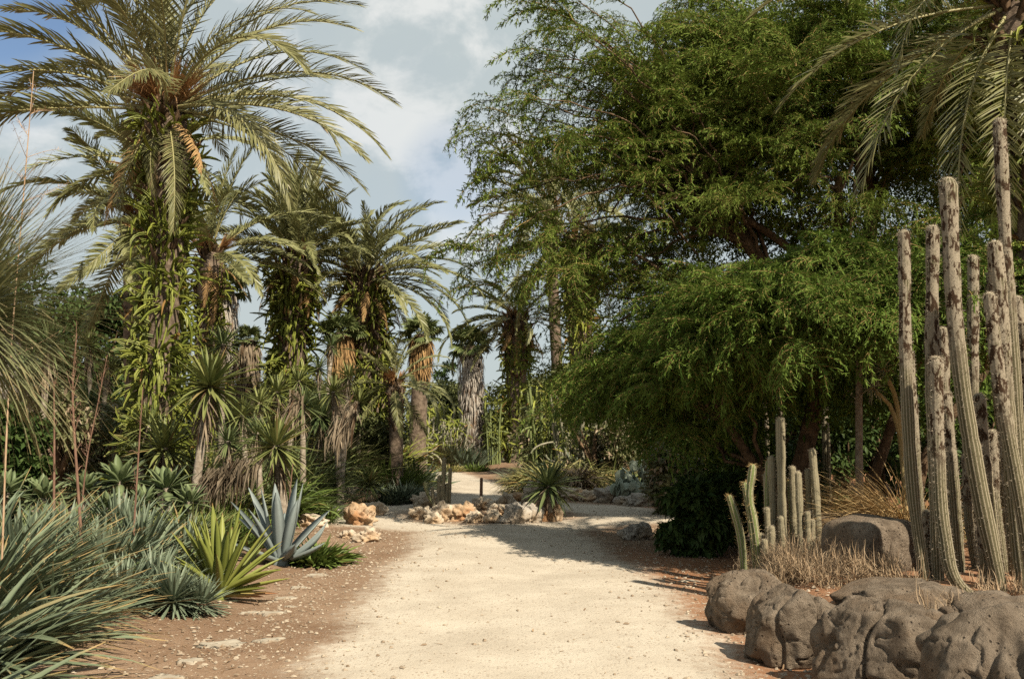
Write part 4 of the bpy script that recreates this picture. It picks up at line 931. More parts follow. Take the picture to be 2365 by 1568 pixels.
def dead_skirt(label, px, py, d, az, el, L, seed, mat='skirt', n=260, R=0.16, rad=0.0):
    rng = np.random.default_rng(seed); p = PT(px, py, d); mb = MB()
    ax = np.array([math.cos(az) * math.cos(el), math.sin(az) * math.cos(el), math.sin(el)]); u = rng.random(n)
    b = -ax[None] * (u * L * 0.9)[:, None] + rng.normal(0, 0.06, (n, 3))
    leaves(mb, b, rng.normal(az + PI, 0.5, n), rng.normal(-1.1, 0.25, n), rng.uniform(0.25, 0.55, n), rng.uniform(0.02, 0.04, n), rng.normal(0.5, 0.3, n), k=3, pf='strap', fold=0.1, rng=rng)
    t = mb.obj('dead_leaves', M[mat]); t.location = p; return tag(t, label, 'dead leaves')
dead_skirt('fallen sweep of bleached dead leaves under the leaning yucca', 595, 1068, 14.2, 0.15, 0.28, 0.75, 4, n=420)
dead_skirt('sheet of bleached dead leaves hanging right of the dark headed yucca', 820, 935, 18, 0.8, 0.9, 0.7, 5)
dead_skirt('dark brown heap of dead leaves left of the honeycomb rocks', 745, 1065, 22.3, 0.8, 0.9, 0.7, 6, mat='boot', n=380)
dead_skirt('dead grey leaves hanging in the brush above the fallen sweep', 690, 905, 18.4, 0.8, 1.2, 0.8, 7)

# ================================================================ left bed
def strap_plant(name, label, cat, px, d, seed, mat, sets, group=None):
    rng = np.random.default_rng(seed); x = X(px, d); mb = MB()
    for kw in sets: tuft(mb, rng=rng, **kw)
    o = mb.obj(name, M[mat]); o.location = (x, d, g(x, d)); return tag(o, label, cat, group, 'thing')
SG = 'grey strap leaved plants at the lower left'
strap_plant('strap_leaf_plant', 'grey strap leaved plant at the lower left corner with leaves fanning to the path', 'strap leaf plant', -70, 6.1, 1, 'grey', [
    dict(n=120, R0=0.22, el=(0.15, 1.0), ln=(0.65, 1.1), w=0.040, droop=(0.1, 0.75), k=6, pf='strap', fold=0.22, lean=(0.05, 0.55), hz=0.25),
    dict(n=80, R0=0.25, el=(0.3, 1.5), ln=(0.5, 1.0), w=0.036, droop=(0.2, 0.9), k=6, pf='strap', fold=0.22, hz=0.2)], SG)
strap_plant('strap_leaf_plant', 'nearest grey strap leaved plant cut by the lower left frame edge', 'strap leaf plant', -180, 4.9, 2, 'grey', [
    dict(n=60, R0=0.2, el=(0.0, 0.7), ln=(0.7, 1.15), w=0.036, droop=(0.25, 0.8), k=6, pf='strap', fold=0.22, lean=(0.1, 0.5), hz=0.15),
    dict(n=60, R0=0.25, el=(0.2, 1.4), ln=(0.5, 1.0), w=0.033, droop=(0.2, 0.8), k=6, pf='strap', fold=0.22, hz=0.15)], SG)
strap_plant('strap_leaf_plant', 'grey strap leaved plant behind the corner one with crossing upright blades', 'strap leaf plant', -40, 7.6, 3, 'grey', [
    dict(n=150, R0=0.3, el=(0.35, 1.35), ln=(0.7, 1.25), w=0.030, droop=(0.1, 0.6), k=5, pf='strap', fold=0.2, lean=(0.5, 0.9), hz=0.2),
    dict(n=100, R0=0.3, el=(0.2, 1.5), ln=(0.6, 1.1), w=0.030, droop=(0.1, 0.6), k=5, pf='strap', fold=0.2, hz=0.2)], SG)
strap_plant('strap_leaf_plant', 'grey strap leaved plant with reddish litter at its foot', 'strap leaf plant', 130, 7.6, 4, 'grey', [
    dict(n=190, R0=0.3, el=(0.1, 1.4), ln=(0.45, 0.85), w=0.026, droop=(0.1, 0.7), k=5, pf='strap', fold=0.2, hz=0.15)], SG)
SV = 'silver blue spiky plants in the left bed'
for i, (px, d, ln, n, w, lab) in enumerate([
    (250, 9.8, 0.72, 130, 0.05, 'silver blue spiky rosette at the foot of the thickest red stalk'),
    (335, 11.0, 0.80, 150, 0.042, 'upright silver blue clump beside the tall thin stalk'),
    (165, 10.6, 0.78, 130, 0.045, 'silver blue rosette left of the thickest red stalk'),
    (60, 9.6, 0.80, 140, 0.04, 'silver blue clump near the left edge'),
    (375, 9.5, 0.52, 130, 0.03, 'dense small silver rosette behind the spiky ball'),
    (300, 8.9, 0.50, 120, 0.03, 'low silver rosette in front of the thickest red stalk'),
    (205, 8.4, 0.50, 120, 0.03, 'low silver rosette among the grey strap leaves'),
    (440, 11.5, 0.62, 140, 0.03, 'fine leaved silver clump behind the yellow green agave'),
    (-30, 11.5, 0.9, 130, 0.05, 'tall silver blue clump cut by the left frame edge'),
    (290, 12.2, 0.80, 120, 0.05, 'pale blue rosette in front of the soft green agaves')]):
    rose_plant('spiky_rosette', lab, 'spiky plant', px, d, 'sil', 200 + i, n, ln, w, SV, el=(-0.1, 1.5), droop=(0.0, 0.3), r0=0.06, k=4, fold=0.2)
rose_plant('spiky_rosette', 'dark spiky ball of narrow leaves in front of the yellow green agave', 'spiky plant', 415, 8.9, 'sil', 220, 230, 0.36, 0.022, SV, el=(-0.55, 1.5), droop=(0.0, 0.15), r0=0.05, z=g(X(415, 8.9), 8.9) + 0.10, k=3, fold=0.2)
rose_plant('spiky_rosette', 'second spiky ball joined to the right side of the first', 'spiky plant', 478, 9.0, 'sil', 221, 160, 0.28, 0.022, SV, el=(-0.55, 1.4), droop=(0.0, 0.15), r0=0.05, z=g(X(478, 9.0), 9.0) + 0.06, k=3, fold=0.2)

def agave(label, px, d, lv, mat, seed, wd, thick=0.16, fold=0.2, pf='lance', old=()):
    """each leaf a part: (azimuth, elevation, length, droop)"""
    rng = np.random.default_rng(seed); x = X(px, d); t_ = thing('agave', label, 'agave', (x, d, g(x, d))); t_.scale = (0.89,) * 3
    mb = MB(); tube(mb, [(0, 0, -0.03), (0, 0, 0.07), (0, 0, 0.16)], [wd * .8, wd * .8, wd * .35], 10, tint=0.2); mb.obj('stem', M[mat], t_)
    for i, (az, el, ln, dr) in enumerate(lv):
        a = math.radians(az); mb = MB(); b = np.array([[math.cos(a) * wd * .55, math.sin(a) * wd * .55, 0.03 + 0.09 * max(0, math.sin(math.radians(el)))]])
        leaves(mb, b, np.array([a]), math.radians(el), ln, wd * (0.85 + .3 * rng.random()), dr, k=12, pf=pf, fold=fold, thick=thick, rng=rng, roll=rng.normal(0, .12))
        o = mb.obj('leaf', M['limeold' if i in old else mat], t_)
        if i in old: o['label'] = 'withered yellow leaf lying on the soil'
    return t_
agave('blue grey agave with broad upright leaves beside the path', 657, 12.2,
      [(165, 68, 1.02, 0.12), (120, 76, 1.0, 0.05), (60, 80, 1.05, 0.05), (10, 78, 1.0, -0.05), (200, 78, 0.95, 0.0), (270, 74, 0.92, 0.1), (175, 52, 0.98, 0.1), (150, 40, 0.9, .2), (320, 70, .82, -0.1), (350, 22, 0.72, -0.75), (8, 30, 0.75, -0.55), (-25, 15, 0.70, -0.35), (-60, 20, .6, -0.3), (200, 20, .7, -.2), (240, 18, .6, -.2), (100, 40, .9, .1), (40, 45, .9, .1), (225, 60, .8, .1)], 'blue', 3, 0.165, pf='sword')
rr = np.random.default_rng(8); lv = []
for i in range(30):
    u = i / 29; lv.append((i * 137.5 % 360, 86 - 62 * u + rr.normal(0, 4), 0.74 + .2 * rr.random() - .1 * u, rr.normal(0.08, 0.10)))
lv += [(20, 30, .72, .05), (5, 42, .8, .05), (-15, 25, .7, .05), (-30, 12, .66, .05), (35, 48, .8, 0), (-8, 15, .78, .05), (-25, 3, .55, .0), (-5, 4, .6, .05), (175, 62, .8, .05), (160, 75, .85, 0), (200, 72, .8, 0)]
agave('yellow green agave with a fan of stiff bright leaves beside the spiky ball', 520, 9.8, lv, 'lime', 8, 0.098, thick=0.12, fold=0.3, pf='sword', old=(36, 37))
def soft_agave(label, px, py, d, rp, seed):
    rng = np.random.default_rng(seed); c = PT(px, py, d); x = c[0]; z0 = g(x, d); t_ = thing('soft_agave', label, 'agave', (x, d, z0), 'soft green agaves in the left bed')
    h = max(0.12, c[2] - z0); mb = MB(); tube(mb, bez((0, 0, -.05), (0.05, 0, h * .5), (0, 0, h), 6), np.linspace(.07, .05, 6), 8, rough=.05, rng=rng); mb.obj('stem', M['ytrunk'], t_)
    mb = MB(); R = rp / F * d; rosette(mb, (0, 0, h), 34, R * 1.15, R * 0.36, rng, el=(-0.25, 1.35), droop=(-0.1, 0.55), pf='broad', fold=0.16, k=6, r0=0.05, thick=0.06); mb.obj('leaf_rosette', M['soft'], t_)
for i, (px, py, d, r, lab) in enumerate([(285, 1112, 14, 62, 'soft green agave with the tallest head left of the bare pale stem'), (392, 1128, 13.6, 60, 'soft green agave with broad leaves at the foot of the tallest palm'), (205, 1130, 13.6, 50, 'soft green agave behind the thickest red stalk'),
    (110, 1150, 13, 56, 'soft green agave between the two red stalks on the left'), (25, 1140, 12.8, 60, 'soft green agave at the left frame edge'), (445, 1160, 13.2, 44, 'small soft green agave below the bare pale stem'), (340, 1165, 13, 46, 'low soft green agave in front of the tall headed one'), (260, 1175, 12.8, 44, 'low soft green agave behind the silver rosettes'), (330, 1060, 15.2, 44, 'soft green agave in the shade behind the tallest headed one')]):
    soft_agave(lab, px, py, d, r, 300 + i)
clump('leafy_clump', 'glossy low green clump on the right of the blue grey agave', 'leafy plant', 735, 12.5, 'green', 1, n=420, R0=0.30, el=(0.1, 1.4), ln=(0.22, 0.46), w=0.05, droop=(0.2, 0.9), pf='broad', k=4)
clump('leafy_clump', 'fine green clump left of the blue grey agave', 'leafy plant', 560, 13.4, 'green', 2, n=420, R0=0.42, el=(0.4, 1.5), ln=(0.3, 0.62), w=0.022, droop=(0.1, 0.8))
clump('leafy_clump', 'green grassy clump behind the yellow green agave', 'leafy plant', 480, 13.0, 'green', 3, n=520, R0=0.42, el=(0.4, 1.5), ln=(0.35, 0.66), w=0.018, droop=(0.1, 0.8))
clump('leafy_clump', 'mixed green clump under the fallen dry sweep', 'leafy plant', 505, 14.4, 'green', 4, n=320, R0=0.4, el=(0.3, 1.5), ln=(0.3, 0.6), w=0.03, droop=(0.2, 0.9))
for i, (px, d, lab) in enumerate([(420, 10.4, 'thin green grass between the small silver rosettes'), (340, 9.2, 'sparse green grass beside the dense silver rosette'), (150, 9.2, 'sparse grass between the strap leaves and the silver clumps'), (90, 11.4, 'grass under the soft agaves near the left edge'), (215, 11.6, 'grass behind the thickest red stalk'), (400, 12, 'grass in front of the soft agave at the foot of the tallest palm')]):
    clump('grass_clump', lab, 'grass', px, d, 'sil' if i % 2 else 'green', 320 + i, n=300, R0=0.5, el=(0.4, 1.5), ln=(0.2, 0.5), w=0.014, droop=(0.2, 1.0))

# thin olive leaves of a tall plant just outside the frame
rng = np.random.default_rng(12); x0, y0, z0 = -2.52, 4.5, 2.12
nol = thing('ponytail_plant', 'tall plant at the left edge with a spray of long thin olive leaves', 'ponytail plant', (x0, y0, g(x0, y0)))
mb = MB(); tube(mb, bez((0, 0, -.05), (-.08, 0, 1.0), (0, 0, z0 - g(x0, y0)), 10), np.linspace(.14, .07, 10), 10, rough=.04, rng=rng); mb.obj('trunk', M['ytrunk'], nol)
mb = MB(); n = 1500; i = (np.arange(n) + .5) / n
leaves(mb, np.array([0, 0, z0 - g(x0, y0)]) + rng.normal(0, .035, (n, 3)), np.arange(n) * 2.39996, 1.45 - 2.3 * i + rng.normal(0, .12, n), rng.uniform(.55, .9, n), 0.0095, rng.uniform(.05, .75, n), k=7, pf='hair', fold=0.15, rng=rng, power=1.6); mb.obj('leaf_spray', M['nolina'], nol)

# dry stalks
def stalk(label, pts, r, mat='stalk', twigs=0, seed=0, spread=0.25):
    rng = np.random.default_rng(seed); P = np.array([PT(*p) for p in pts]); P[0][2] = g(P[0][0], P[0][1]) - .03
    P[:, 1] = np.linspace(P[0][1], P[-1][1], len(P)); t_ = thing('dry_flower_stalk', label, 'dry stalk', tuple(P[0]), 'dry flower stalks in the left bed')
    pts = spline(P - P[0], 26); mb = MB(); tube(mb, pts, np.linspace(r, r * .35, 26), 7, rough=.08, rng=rng); mb.obj('stem', M[mat], t_)
    if twigs:
        mb = MB()
        for k in range(twigs):
            u = 0.45 + 0.55 * rng.random(); p = pts[int(u * 25)]; a = rng.random() * 6.3; L = spread * (1.25 - u) * (0.6 + .8 * rng.random())
            q = bez(p, p + np.array([math.cos(a) * L * .5, math.sin(a) * L * .5, .08]), p + np.array([math.cos(a) * L, math.sin(a) * L, .2 * rng.random() + .03]), 6); tube(mb, q, np.linspace(r * .3, r * .12, 6), 4)
            m = 14; j = rng.integers(1, 6, m); leaves(mb, q[j] + rng.normal(0, .012, (m, 3)), rng.random(m) * 6.3, rng.normal(.4, .5, m), rng.uniform(.015, .05, m), .008, .3, k=1, pf='blunt', fold=0, rng=rng)
        mb.obj('twig', M[mat], t_)
stalk('thickest reddish dry stalk rising from the silver rosettes', [(212, 1260, 9.8), (190, 1130, 9.8), (176, 1000, 9.8), (168, 900, 9.8), (172, 770, 9.8)], .019, twigs=20, seed=1, spread=.10)
stalk('shorter straight red stalk left of the thickest one', [(140, 1200, 11), (130, 1000, 11), (124, 880, 11)], .019, twigs=4, seed=2, spread=.1)
stalk('thin leaning stalk right of the thickest red one', [(196, 1150, 12.5), (210, 1040, 12.5), (228, 930, 12.5), (245, 820, 12.5)], .013, twigs=16, seed=3, spread=.10)
stalk('tall thin straight stalk in front of the vine covered trunk', [(318, 1250, 10.6), (324, 1100, 10.6), (328, 960, 10.6), (330, 900, 10.6)], .014, twigs=6, seed=4, spread=.12)
stalk('pale branching flower stalk reaching into the sky at the left edge', [(25, 1200, 7.5), (22, 800, 7.5), (35, 420, 7.5), (44, 165, 7.5)], .009, 'stalkp', twigs=34, seed=5, spread=.55)
stalk('short dark stalk behind the blue grey agave', [(672, 1230, 13), (674, 1150, 13), (680, 1070, 13)], .014, seed=6)

# flagstones along the path
FG = 'pale flat stones along the left path edge'
for i, (px, py, w, h, lab) in enumerate([(535, 1487, 95, .5, 'largest pale flat stone at the left edge of the path'), (635, 1478, 62, .4, 'long pale stone right of the largest flat one'), (455, 1528, 60, .5, 'dull grey flat stone near the strap leaves'), (405, 1560, 80, .5, 'grey flat stone at the bottom of the frame'),
    (640, 1412, 55, .5, 'pale flat stone below the withered agave leaf'), (672, 1372, 42, .4, 'small pale stone beside the yellow green agave'), (700, 1352, 40, .35, 'narrow pale stone below the blue grey agave'), (742, 1325, 52, .5, 'pale flat stone in front of the green clump'), (775, 1303, 40, .5, 'end stone of the flat row near the honeycomb rocks'), (588, 1410, 34, .4, 'pale stone under the withered leaf'), (683, 1395, 26, .4, 'tiny pale stone in the gravel')]):
    d = D(py, 0.02); x = X(px, d); rock('flat_stone', lab, 'stone', (x, d, g(x, d) + .004), (w / F * d / 2, w / F * d * h, .014), 40 + i, M['flat'], kind='flat', sub=4, rz=0.3 * math.sin(i * 2.3), group=FG)
d = D(1336, .02); rock('flat_stone', 'single pale stone on the red soil left of the small boulder', 'stone', (X(1588, d), d, g(X(1588, d), d)), (.11, .10, .014), 61, M['flat'], kind='flat', sub=4, group=FG)

# ================================================================ honeycomb limestone
LG = 'honeycomb limestone rocks round the path'
def lrock(label, px, pyb, pyt, wpx, seed, mat='lime_rock', deep=1.0, rz=0.0, z=None, sub=5):
    d = D(pyb, 0.03); x = X(px, d); hw = wpx / F * d / 2; dc = d + hw * 0.7 * deep; z0 = g(x, dc) if z is None else z
    h = Z(pyt, dc) - z0; sz = max(.06, h * 0.52)
    rock('limestone_rock', label, 'rock', (x, dc, z0 + sz * 0.5), (hw * 1.02, hw * .8 * deep, sz), seed, M[mat], rz=rz, group=LG, sub=sub)
for i, a in enumerate([
    ('tall honeycomb rock at the front left corner of the side path', 828, 1168, 1108, 80, 1, 'lime_rock', 1.0),
    ('red stained rock full of holes left of the path mouth', 832, 1212, 1148, 70, 2, 'lime_red', .9),
    ('pale rock left of the tall honeycomb rock', 738, 1165, 1128, 78, 3, 'lime_rock', 1.0),
    ('low striped rock behind the small aloe', 745, 1190, 1160, 110, 4, 'lime_grey', .8),
    ('small rock in front of the red stained one', 848, 1248, 1212, 62, 5, 'lime_rock', .8),
    ('tiny flat rock beside the small one at the path mouth', 806, 1240, 1218, 40, 6, 'lime_rock', .8),
    ('long low grey rock behind the side path', 905, 1148, 1122, 100, 7, 'lime_grey', .6),
    ('pale low rock at the end of the grey one', 950, 1150, 1122, 56, 8, 'lime_rock', .7),
    ('pale pink rock under the aloe left of the red rock', 720, 1215, 1180, 80, 9, 'lime_rock', .8),
    ('pale high rock on the left side of the island', 982, 1170, 1128, 64, 11, 'lime_rock', .9),
    ('white rock at the left tip of the island', 970, 1196, 1158, 52, 12, 'lime_rock', .9),
    ('hollow honeycomb rock at the front of the island', 1020, 1200, 1150, 66, 13, 'lime_rock', .8),
    ('rock with two dark holes at the front of the island', 1072, 1200, 1152, 62, 14, 'lime_red', .8),
    ('white rock in the front middle of the island', 1118, 1190, 1140, 56, 15, 'lime_rock', .8),
    ('low honeycomb rock right of the island middle', 1150, 1196, 1158, 52, 16, 'lime_rock', .8),
    ('pale upright rock behind the wooden post', 1170, 1170, 1128, 44, 17, 'lime_rock', .8),
    ('grey rock with a dark hollow at the right front of the island', 1192, 1208, 1148, 60, 18, 'lime_grey', .8),
    ('dark grey rock beside the hollow grey one', 1228, 1206, 1152, 52, 19, 'lime_grey', .8),
    ('brown rock at the right tip of the island under the yucca', 1262, 1202, 1140, 66, 20, 'lime_red', .8),
    ('tallest rock of the island leaning beside the yucca', 1234, 1172, 1094, 66, 21, 'lime_rock', .7),
    ('flat brown rock behind the tallest island rock', 1200, 1160, 1132, 60, 22, 'lime_red', .7),
    ('pale rock across the side path right of the island', 1318, 1152, 1118, 78, 23, 'lime_rock', .7),
    ('orange pale rock next to the grey lumps on the right', 1362, 1155, 1126, 52, 24, 'lime_rock', .7),
    ('grey lumpy rock across the side path on the right', 1408, 1158, 1116, 72, 25, 'lime_grey', .8),
    ('grey rock at the right end of the far rock row', 1478, 1168, 1132, 78, 26, 'lime_grey', .8),
    ('low grey rock between the two grey ones on the right', 1440, 1166, 1140, 50, 27, 'lime_grey', .8),
    ('small white rock between the hollow front rocks', 1096, 1204, 1172, 44, 32, 'lime_rock', .8),
    ('small tan rock in front of the white middle rock', 1142, 1206, 1174, 44, 34, 'lime_rock', .8),
    ('low tan rock in front of the hollow honeycomb rock', 1003, 1206, 1176, 42, 35, 'lime_rock', .8),
    ('pale rock behind the red stained one at the path mouth', 866, 1190, 1150, 56, 36, 'lime_rock', .8),
    ('knobbly pale rock between the tall honeycomb rock and the pale one', 785, 1158, 1124, 50, 37, 'lime_rock', .8),
    ('shaded rock at the foot of the low acacia', 1470, 1243, 1198, 76, 28, 'lime_grey', .9)]):
    lrock(*a, rz=0.7 * math.sin(i * 3.7))

# island plants
def island_cactus():
    d = 19.3; x = X(1022, d); t_ = thing('column_cactus', 'small clump of thin column cacti on the rock island', 'cactus', (x, d, g(x, d)))
    rng = np.random.default_rng(4); c0 = np.array([x, d, g(x, d)])
    for px0, py0, px1, py1, w in [(1024, 1165, 1027, 1062, 10), (1037, 1165, 1041, 1085, 9), (1014, 1165, 1016, 1102, 9), (1030, 1165, 1034, 1120, 8), (1008, 1160, 1000, 1128, 8), (1020, 1168, 1021, 1125, 8)]:
        mb = MB(); a, b = PT(px0, py0, d) - c0, PT(px1, py1, d) - c0; a[2] = -.05; a[1] += rng.normal(0, .05)
        cactus_col(mb, spline([a, b], 12), w / F * d / 2, 8, .2, rng, nsp=120, spl=.02); mb.obj('stem', [M['cactus2'], M['spine']], t_)
    mb = MB(); cactus_col(mb, spline([PT(1003, 1165, d) - c0, PT(990, 1140, d) - c0, PT(984, 1118, d) - c0], 12), .035, 8, .2, rng, nsp=100); mb.obj('stem', [M['cactusg'], M['spineg']], t_)
island_cactus()
d = 19.6; x = X(1112, d); mb = MB(); tube(mb, [(0, 0, -.1), (0, 0, .1), (0.005, 0, .52)], [.035, .034, .03], 7, rough=.05, rng=np.random.default_rng(1))
tag(mb.obj('wooden_post', M['post']), 'short weathered wooden post standing among the island rocks', 'post').location = (x, d, g(x, d) + .08)
yucca('yucca with stiff dark green leaves at the right end of the island', [(1266, 1122, 66, 0)], 18.2, 1272, 60, mat='yuccab', skirt=0.3, nl=90, tr=.05, group=None, w=.065)
rose_plant('aloe', 'small green and brown aloe in front of the red stained rock', 'aloe', 768, D(1212), 'green', 61, 46, .42, .032, None, el=(0.0, 1.4), droop=(0.0, .5), k=4)

# ================================================================ behind the island
MG = 'mounds of narrow leaves behind the island'
clump('leaf_mound', 'big green clump of upright sword leaves left of the far path', 'leafy plant', 895, 24.6, 'green', 70, MG, n=260, R0=.5, el=(.5, 1.45), ln=(.8, 1.35), w=.07, droop=(0, .5), pf='sword')
clump('leaf_mound', 'blue grey leafy mound beside the far path', 'leafy plant', 935, 23.0, 'sil', 71, MG, n=620, R0=.42, el=(.2, 1.5), ln=(.4, .7), w=.04, droop=(.1, .8))
clump('leaf_mound', 'blue grey mound in front of the sword leaves', 'leafy plant', 895, 22.6, 'sil', 72, MG, n=520, R0=.4, el=(.2, 1.5), ln=(.4, .7), w=.04, droop=(.1, .8))
rose_plant('spiky_rosette', 'yellowish small yucca rosette left of the blue grey mound', 'spiky plant', 855, 22, 'yucca', 73, 110, .55, .04, None, z=g(X(855, 22), 22) + .45, el=(-.6, 1.5), droop=(0, .4))
clump('leaf_mound', 'drooping blue green clump behind the tall honeycomb rock', 'leafy plant', 775, 23.4, 'sil', 74, MG, n=420, R0=.3, el=(.3, 1.5), ln=(.6, .95), w=.035, droop=(.6, 1.9), hz=.3)
clump('leaf_mound', 'dark green clump under the dark headed yucca', 'leafy plant', 680, 18.5, 'yuccab', 75, MG, n=300, R0=.45, el=(.3, 1.5), ln=(.5, .9), w=.04, droop=(.2, 1))
clump('leaf_mound', 'green clump behind the dark heap of dead leaves', 'leafy plant', 830, 22.5, 'green', 76, MG, n=220, R0=.35, el=(.3, 1.5), ln=(.4, .75), w=.045, droop=(.2, 1))
clump('leaf_mound', 'straw coloured drooping mound right of the far path', 'leafy plant', 1272, 26.5, 'strawbush', 77, MG, n=1700, R0=.75, el=(.2, 1.5), ln=(.6, 1.15), w=.03, droop=(.8, 2.1), k=6, hz=.3)
clump('leaf_mound', 'yellow green drooping mound beside the straw coloured one', 'leafy plant', 1335, 26.2, 'strawbush', 78, MG, n=1000, R0=.5, el=(.3, 1.5), ln=(.6, 1.15), w=.04, droop=(.8, 2.0), k=6, hz=.3)
clump('leaf_mound', 'grey green fine mound behind the straw coloured one', 'leafy plant', 1232, 31, 'sil', 79, MG, n=700, R0=.6, el=(.3, 1.5), ln=(.5, 1.0), w=.03, droop=(.3, 1.2))
clump('leaf_mound', 'dark green spiky mound behind the shaded soil on the right', 'leafy plant', 1400, 27, 'yucca', 80, MG, n=520, R0=.8, el=(.2, 1.5), ln=(.7, 1.3), w=.05, droop=(.3, 1.2))
clump('leaf_mound', 'grey spiky mound at the back of the red soil', 'leafy plant', 1350, 29, 'sil', 81, MG, n=520, R0=.8, el=(.3, 1.5), ln=(.8, 1.5), w=.05, droop=(.1, .8))
clump('leaf_mound', 'brown dry clump at the foot of the yellow green mound', 'leafy plant', 1337, 25, 'skirt', 82, MG, n=260, R0=.22, el=(-.2, 1.4), ln=(.3, .7), w=.03, droop=(.6, 2), hz=.7)
clump('leaf_mound', 'pale green clump on the red soil behind the grey rocks', 'leafy plant', 1470, 25.5, 'soft', 83, MG, n=300, R0=.5, el=(.2, 1.4), ln=(.4, .8), w=.06, droop=(.2, 1), pf='broad')
clump('leaf_mound', 'upright grey blades at the end of the far path', 'leafy plant', 1075, 43.6, 'sil', 84, MG, n=320, R0=.8, el=(.7, 1.5), ln=(.6, 1.3), w=.07, droop=(0, .5))
clump('leaf_mound', 'upright dark blades left of the far path end', 'leafy plant', 1015, 44, 'mix', 85, MG, n=420, R0=.9, el=(.7, 1.5), ln=(.9, 1.7), w=.07, droop=(0, .5))
clump('leaf_mound', 'low yellowish cushion at the end of the far path', 'leafy plant', 1040, 41.0, 'strawbush', 86, MG, n=200, R0=.45, el=(.2, 1.5), ln=(.3, .5), w=.05, droop=(.1, .7))
clump('leaf_mound', 'low red green cushion at the end of the far path', 'leafy plant', 1098, 42.0, 'green', 87, MG, n=200, R0=.5, el=(.2, 1.5), ln=(.3, .55), w=.05, droop=(.1, .7))
clump('leaf_mound', 'blue green agave clump left of the cactus thicket', 'leafy plant', 965, 28, 'sil', 88, MG, n=160, R0=.45, el=(.3, 1.45), ln=(.6, 1.0), w=.10, droop=(0, .5), pf='sword')

for i, (px, d, mt, lab) in enumerate([(180, 12.0, 'yuccab', 'dark tangle of spiky leaves between the red stalks'), (235, 11.0, 'yuccab', 'dark tangle of spiky leaves behind the silver rosettes'), (360, 12.6, 'yuccab', 'dark spiky tangle below the broad soft agave'), (120, 9.9, 'grey', 'grey green tangle left of the silver rosettes'), (440, 12.4, 'yucca', 'green spiky tangle left of the yellow green agave'), (300, 10.2, 'grey', 'grey green tangle under the upright silver clump'), (30, 10.6, 'yuccab', 'dark spiky tangle at the left edge under the olive leaves')]):
    clump('spiky_clump', lab, 'leafy plant', px, d, mt, 950 + i, 'spiky tangles in the left bed', n=260, R0=.45, el=(.2, 1.5), ln=(.3, .7), w=.03, droop=(.1, .9), hz=.15, pf='sword')
YB = 'leafy undergrowth on the yucca bank'
for i, (px, d, mt, h, lab) in enumerate([(425, 16.2, 'yuccab', 1.0, 'dark spiky undergrowth right of the wide yucca head'), (520, 15.6, 'yucca', .8, 'bright spiky undergrowth right of the bare pale stem'), (560, 17.2, 'yuccab', 1.2, 'dark spiky undergrowth behind the fallen sweep'), (600, 19, 'yucca', 1.5, 'tall spiky undergrowth below the small round fan palm'), (650, 17.6, 'green', 1.0, 'fresh green undergrowth behind the leaning yucca head'), (690, 20, 'yuccab', 1.6, 'tall dark undergrowth below the upright middle palm'), (735, 23.2, 'yucca', 1.7, 'spiky undergrowth behind the dark headed yucca'), (780, 23.8, 'green', 1.5, 'green undergrowth left of the hanging bleached leaves'), (815, 24.2, 'yuccab', 1.2, 'dark undergrowth behind the hanging bleached leaves'), (850, 24.6, 'yucca', 1.2, 'spiky undergrowth at the foot of the leaning vine covered palm'), (480, 18, 'mix', 1.5, 'brownish undergrowth between the yucca stems'), (630, 22, 'mix', 2.0, 'dry undergrowth below the sky gap'), (760, 23.5, 'mix', 2.0, 'dry undergrowth under the low fan palm'), (890, 26, 'vine', 2.0, 'yellow green undergrowth left of the small orange hearted palm')]):
    clump('spiky_clump', lab, 'leafy plant', px, d, mt, 900 + i, YB, n=420, R0=.45 + .1 * h, el=(.1, 1.5), ln=(.35 * h + .15, .75 * h + .15), w=.04, droop=(.1, 1.1), hz=.45 * h, pf='sword')
def thicket(label, px, d, wpx, pyt, n, seed, mat='stemg', r=.045, group='cactus thickets at the back', vine=120):
    rng = np.random.default_rng(seed); x = X(px, d); z0 = g(x, d); H = Z(pyt, d) - z0; R = wpx / F * d / 2; t_ = thing('cactus_thicket', label, 'cactus', (x, d, z0), group)
    for k in range(n):
        mb = MB(); a = rng.random() * 6.3; rr = R * math.sqrt(rng.random()); h = H * rng.uniform(.45, 1.0); b = np.array([math.cos(a) * rr * .7, math.sin(a) * rr * .7, -.1]); e = np.array([math.cos(a) * rr * 1.1 + rng.normal(0, .1), math.sin(a) * rr, h])
        tube(mb, bez(b, (b + e) / 2 + rng.normal(0, .12, 3), e, 8), r * rng.uniform(.8, 1.2), 8, ribs=1, depth=.25)
        for q in range(rng.integers(1, 4)):
            s = bez(b, (b + e) / 2, e, 8)[rng.integers(3, 7)]; v = rng.normal(0, .22, 3); tube(mb, bez(s, s + np.array([v[0] * 1.3, v[1], -.05]), s + np.array([v[0] * 1.5, v[1], rng.uniform(-.5, .5)]), 6), r * .75, 6, ribs=1, depth=.25)
        mb.obj('stem', M[mat], t_)
    if vine:
        c = np.stack([rng.normal(0, R * .5, vine), rng.normal(0, R * .5, vine), H * rng.uniform(.2, .95, vine)], -1); mb = MB()
        for roll in (0, 1.6): leaves(mb, c, rng.random(vine) * 6.3, rng.normal(.3, .7, vine), rng.uniform(.25, .6, vine), .05, rng.normal(1, .7, vine), k=4, pf='blunt', fold=0, roll=roll, rng=rng, wave=.15)
        mb.obj('trailing_stem', M['vine'], t_)
thicket('grey stemmed cactus thicket left of the pale columnar palm', 1000, 45, 110, 935, 26, 1)
thicket('tall tangle of cactus stems with hanging arms beside the far path', 960, 34, 70, 930, 20, 2)
thicket('green stemmed cactus thicket right of the pale columnar palm', 1145, 44, 70, 905, 20, 3, mat='cactusg')
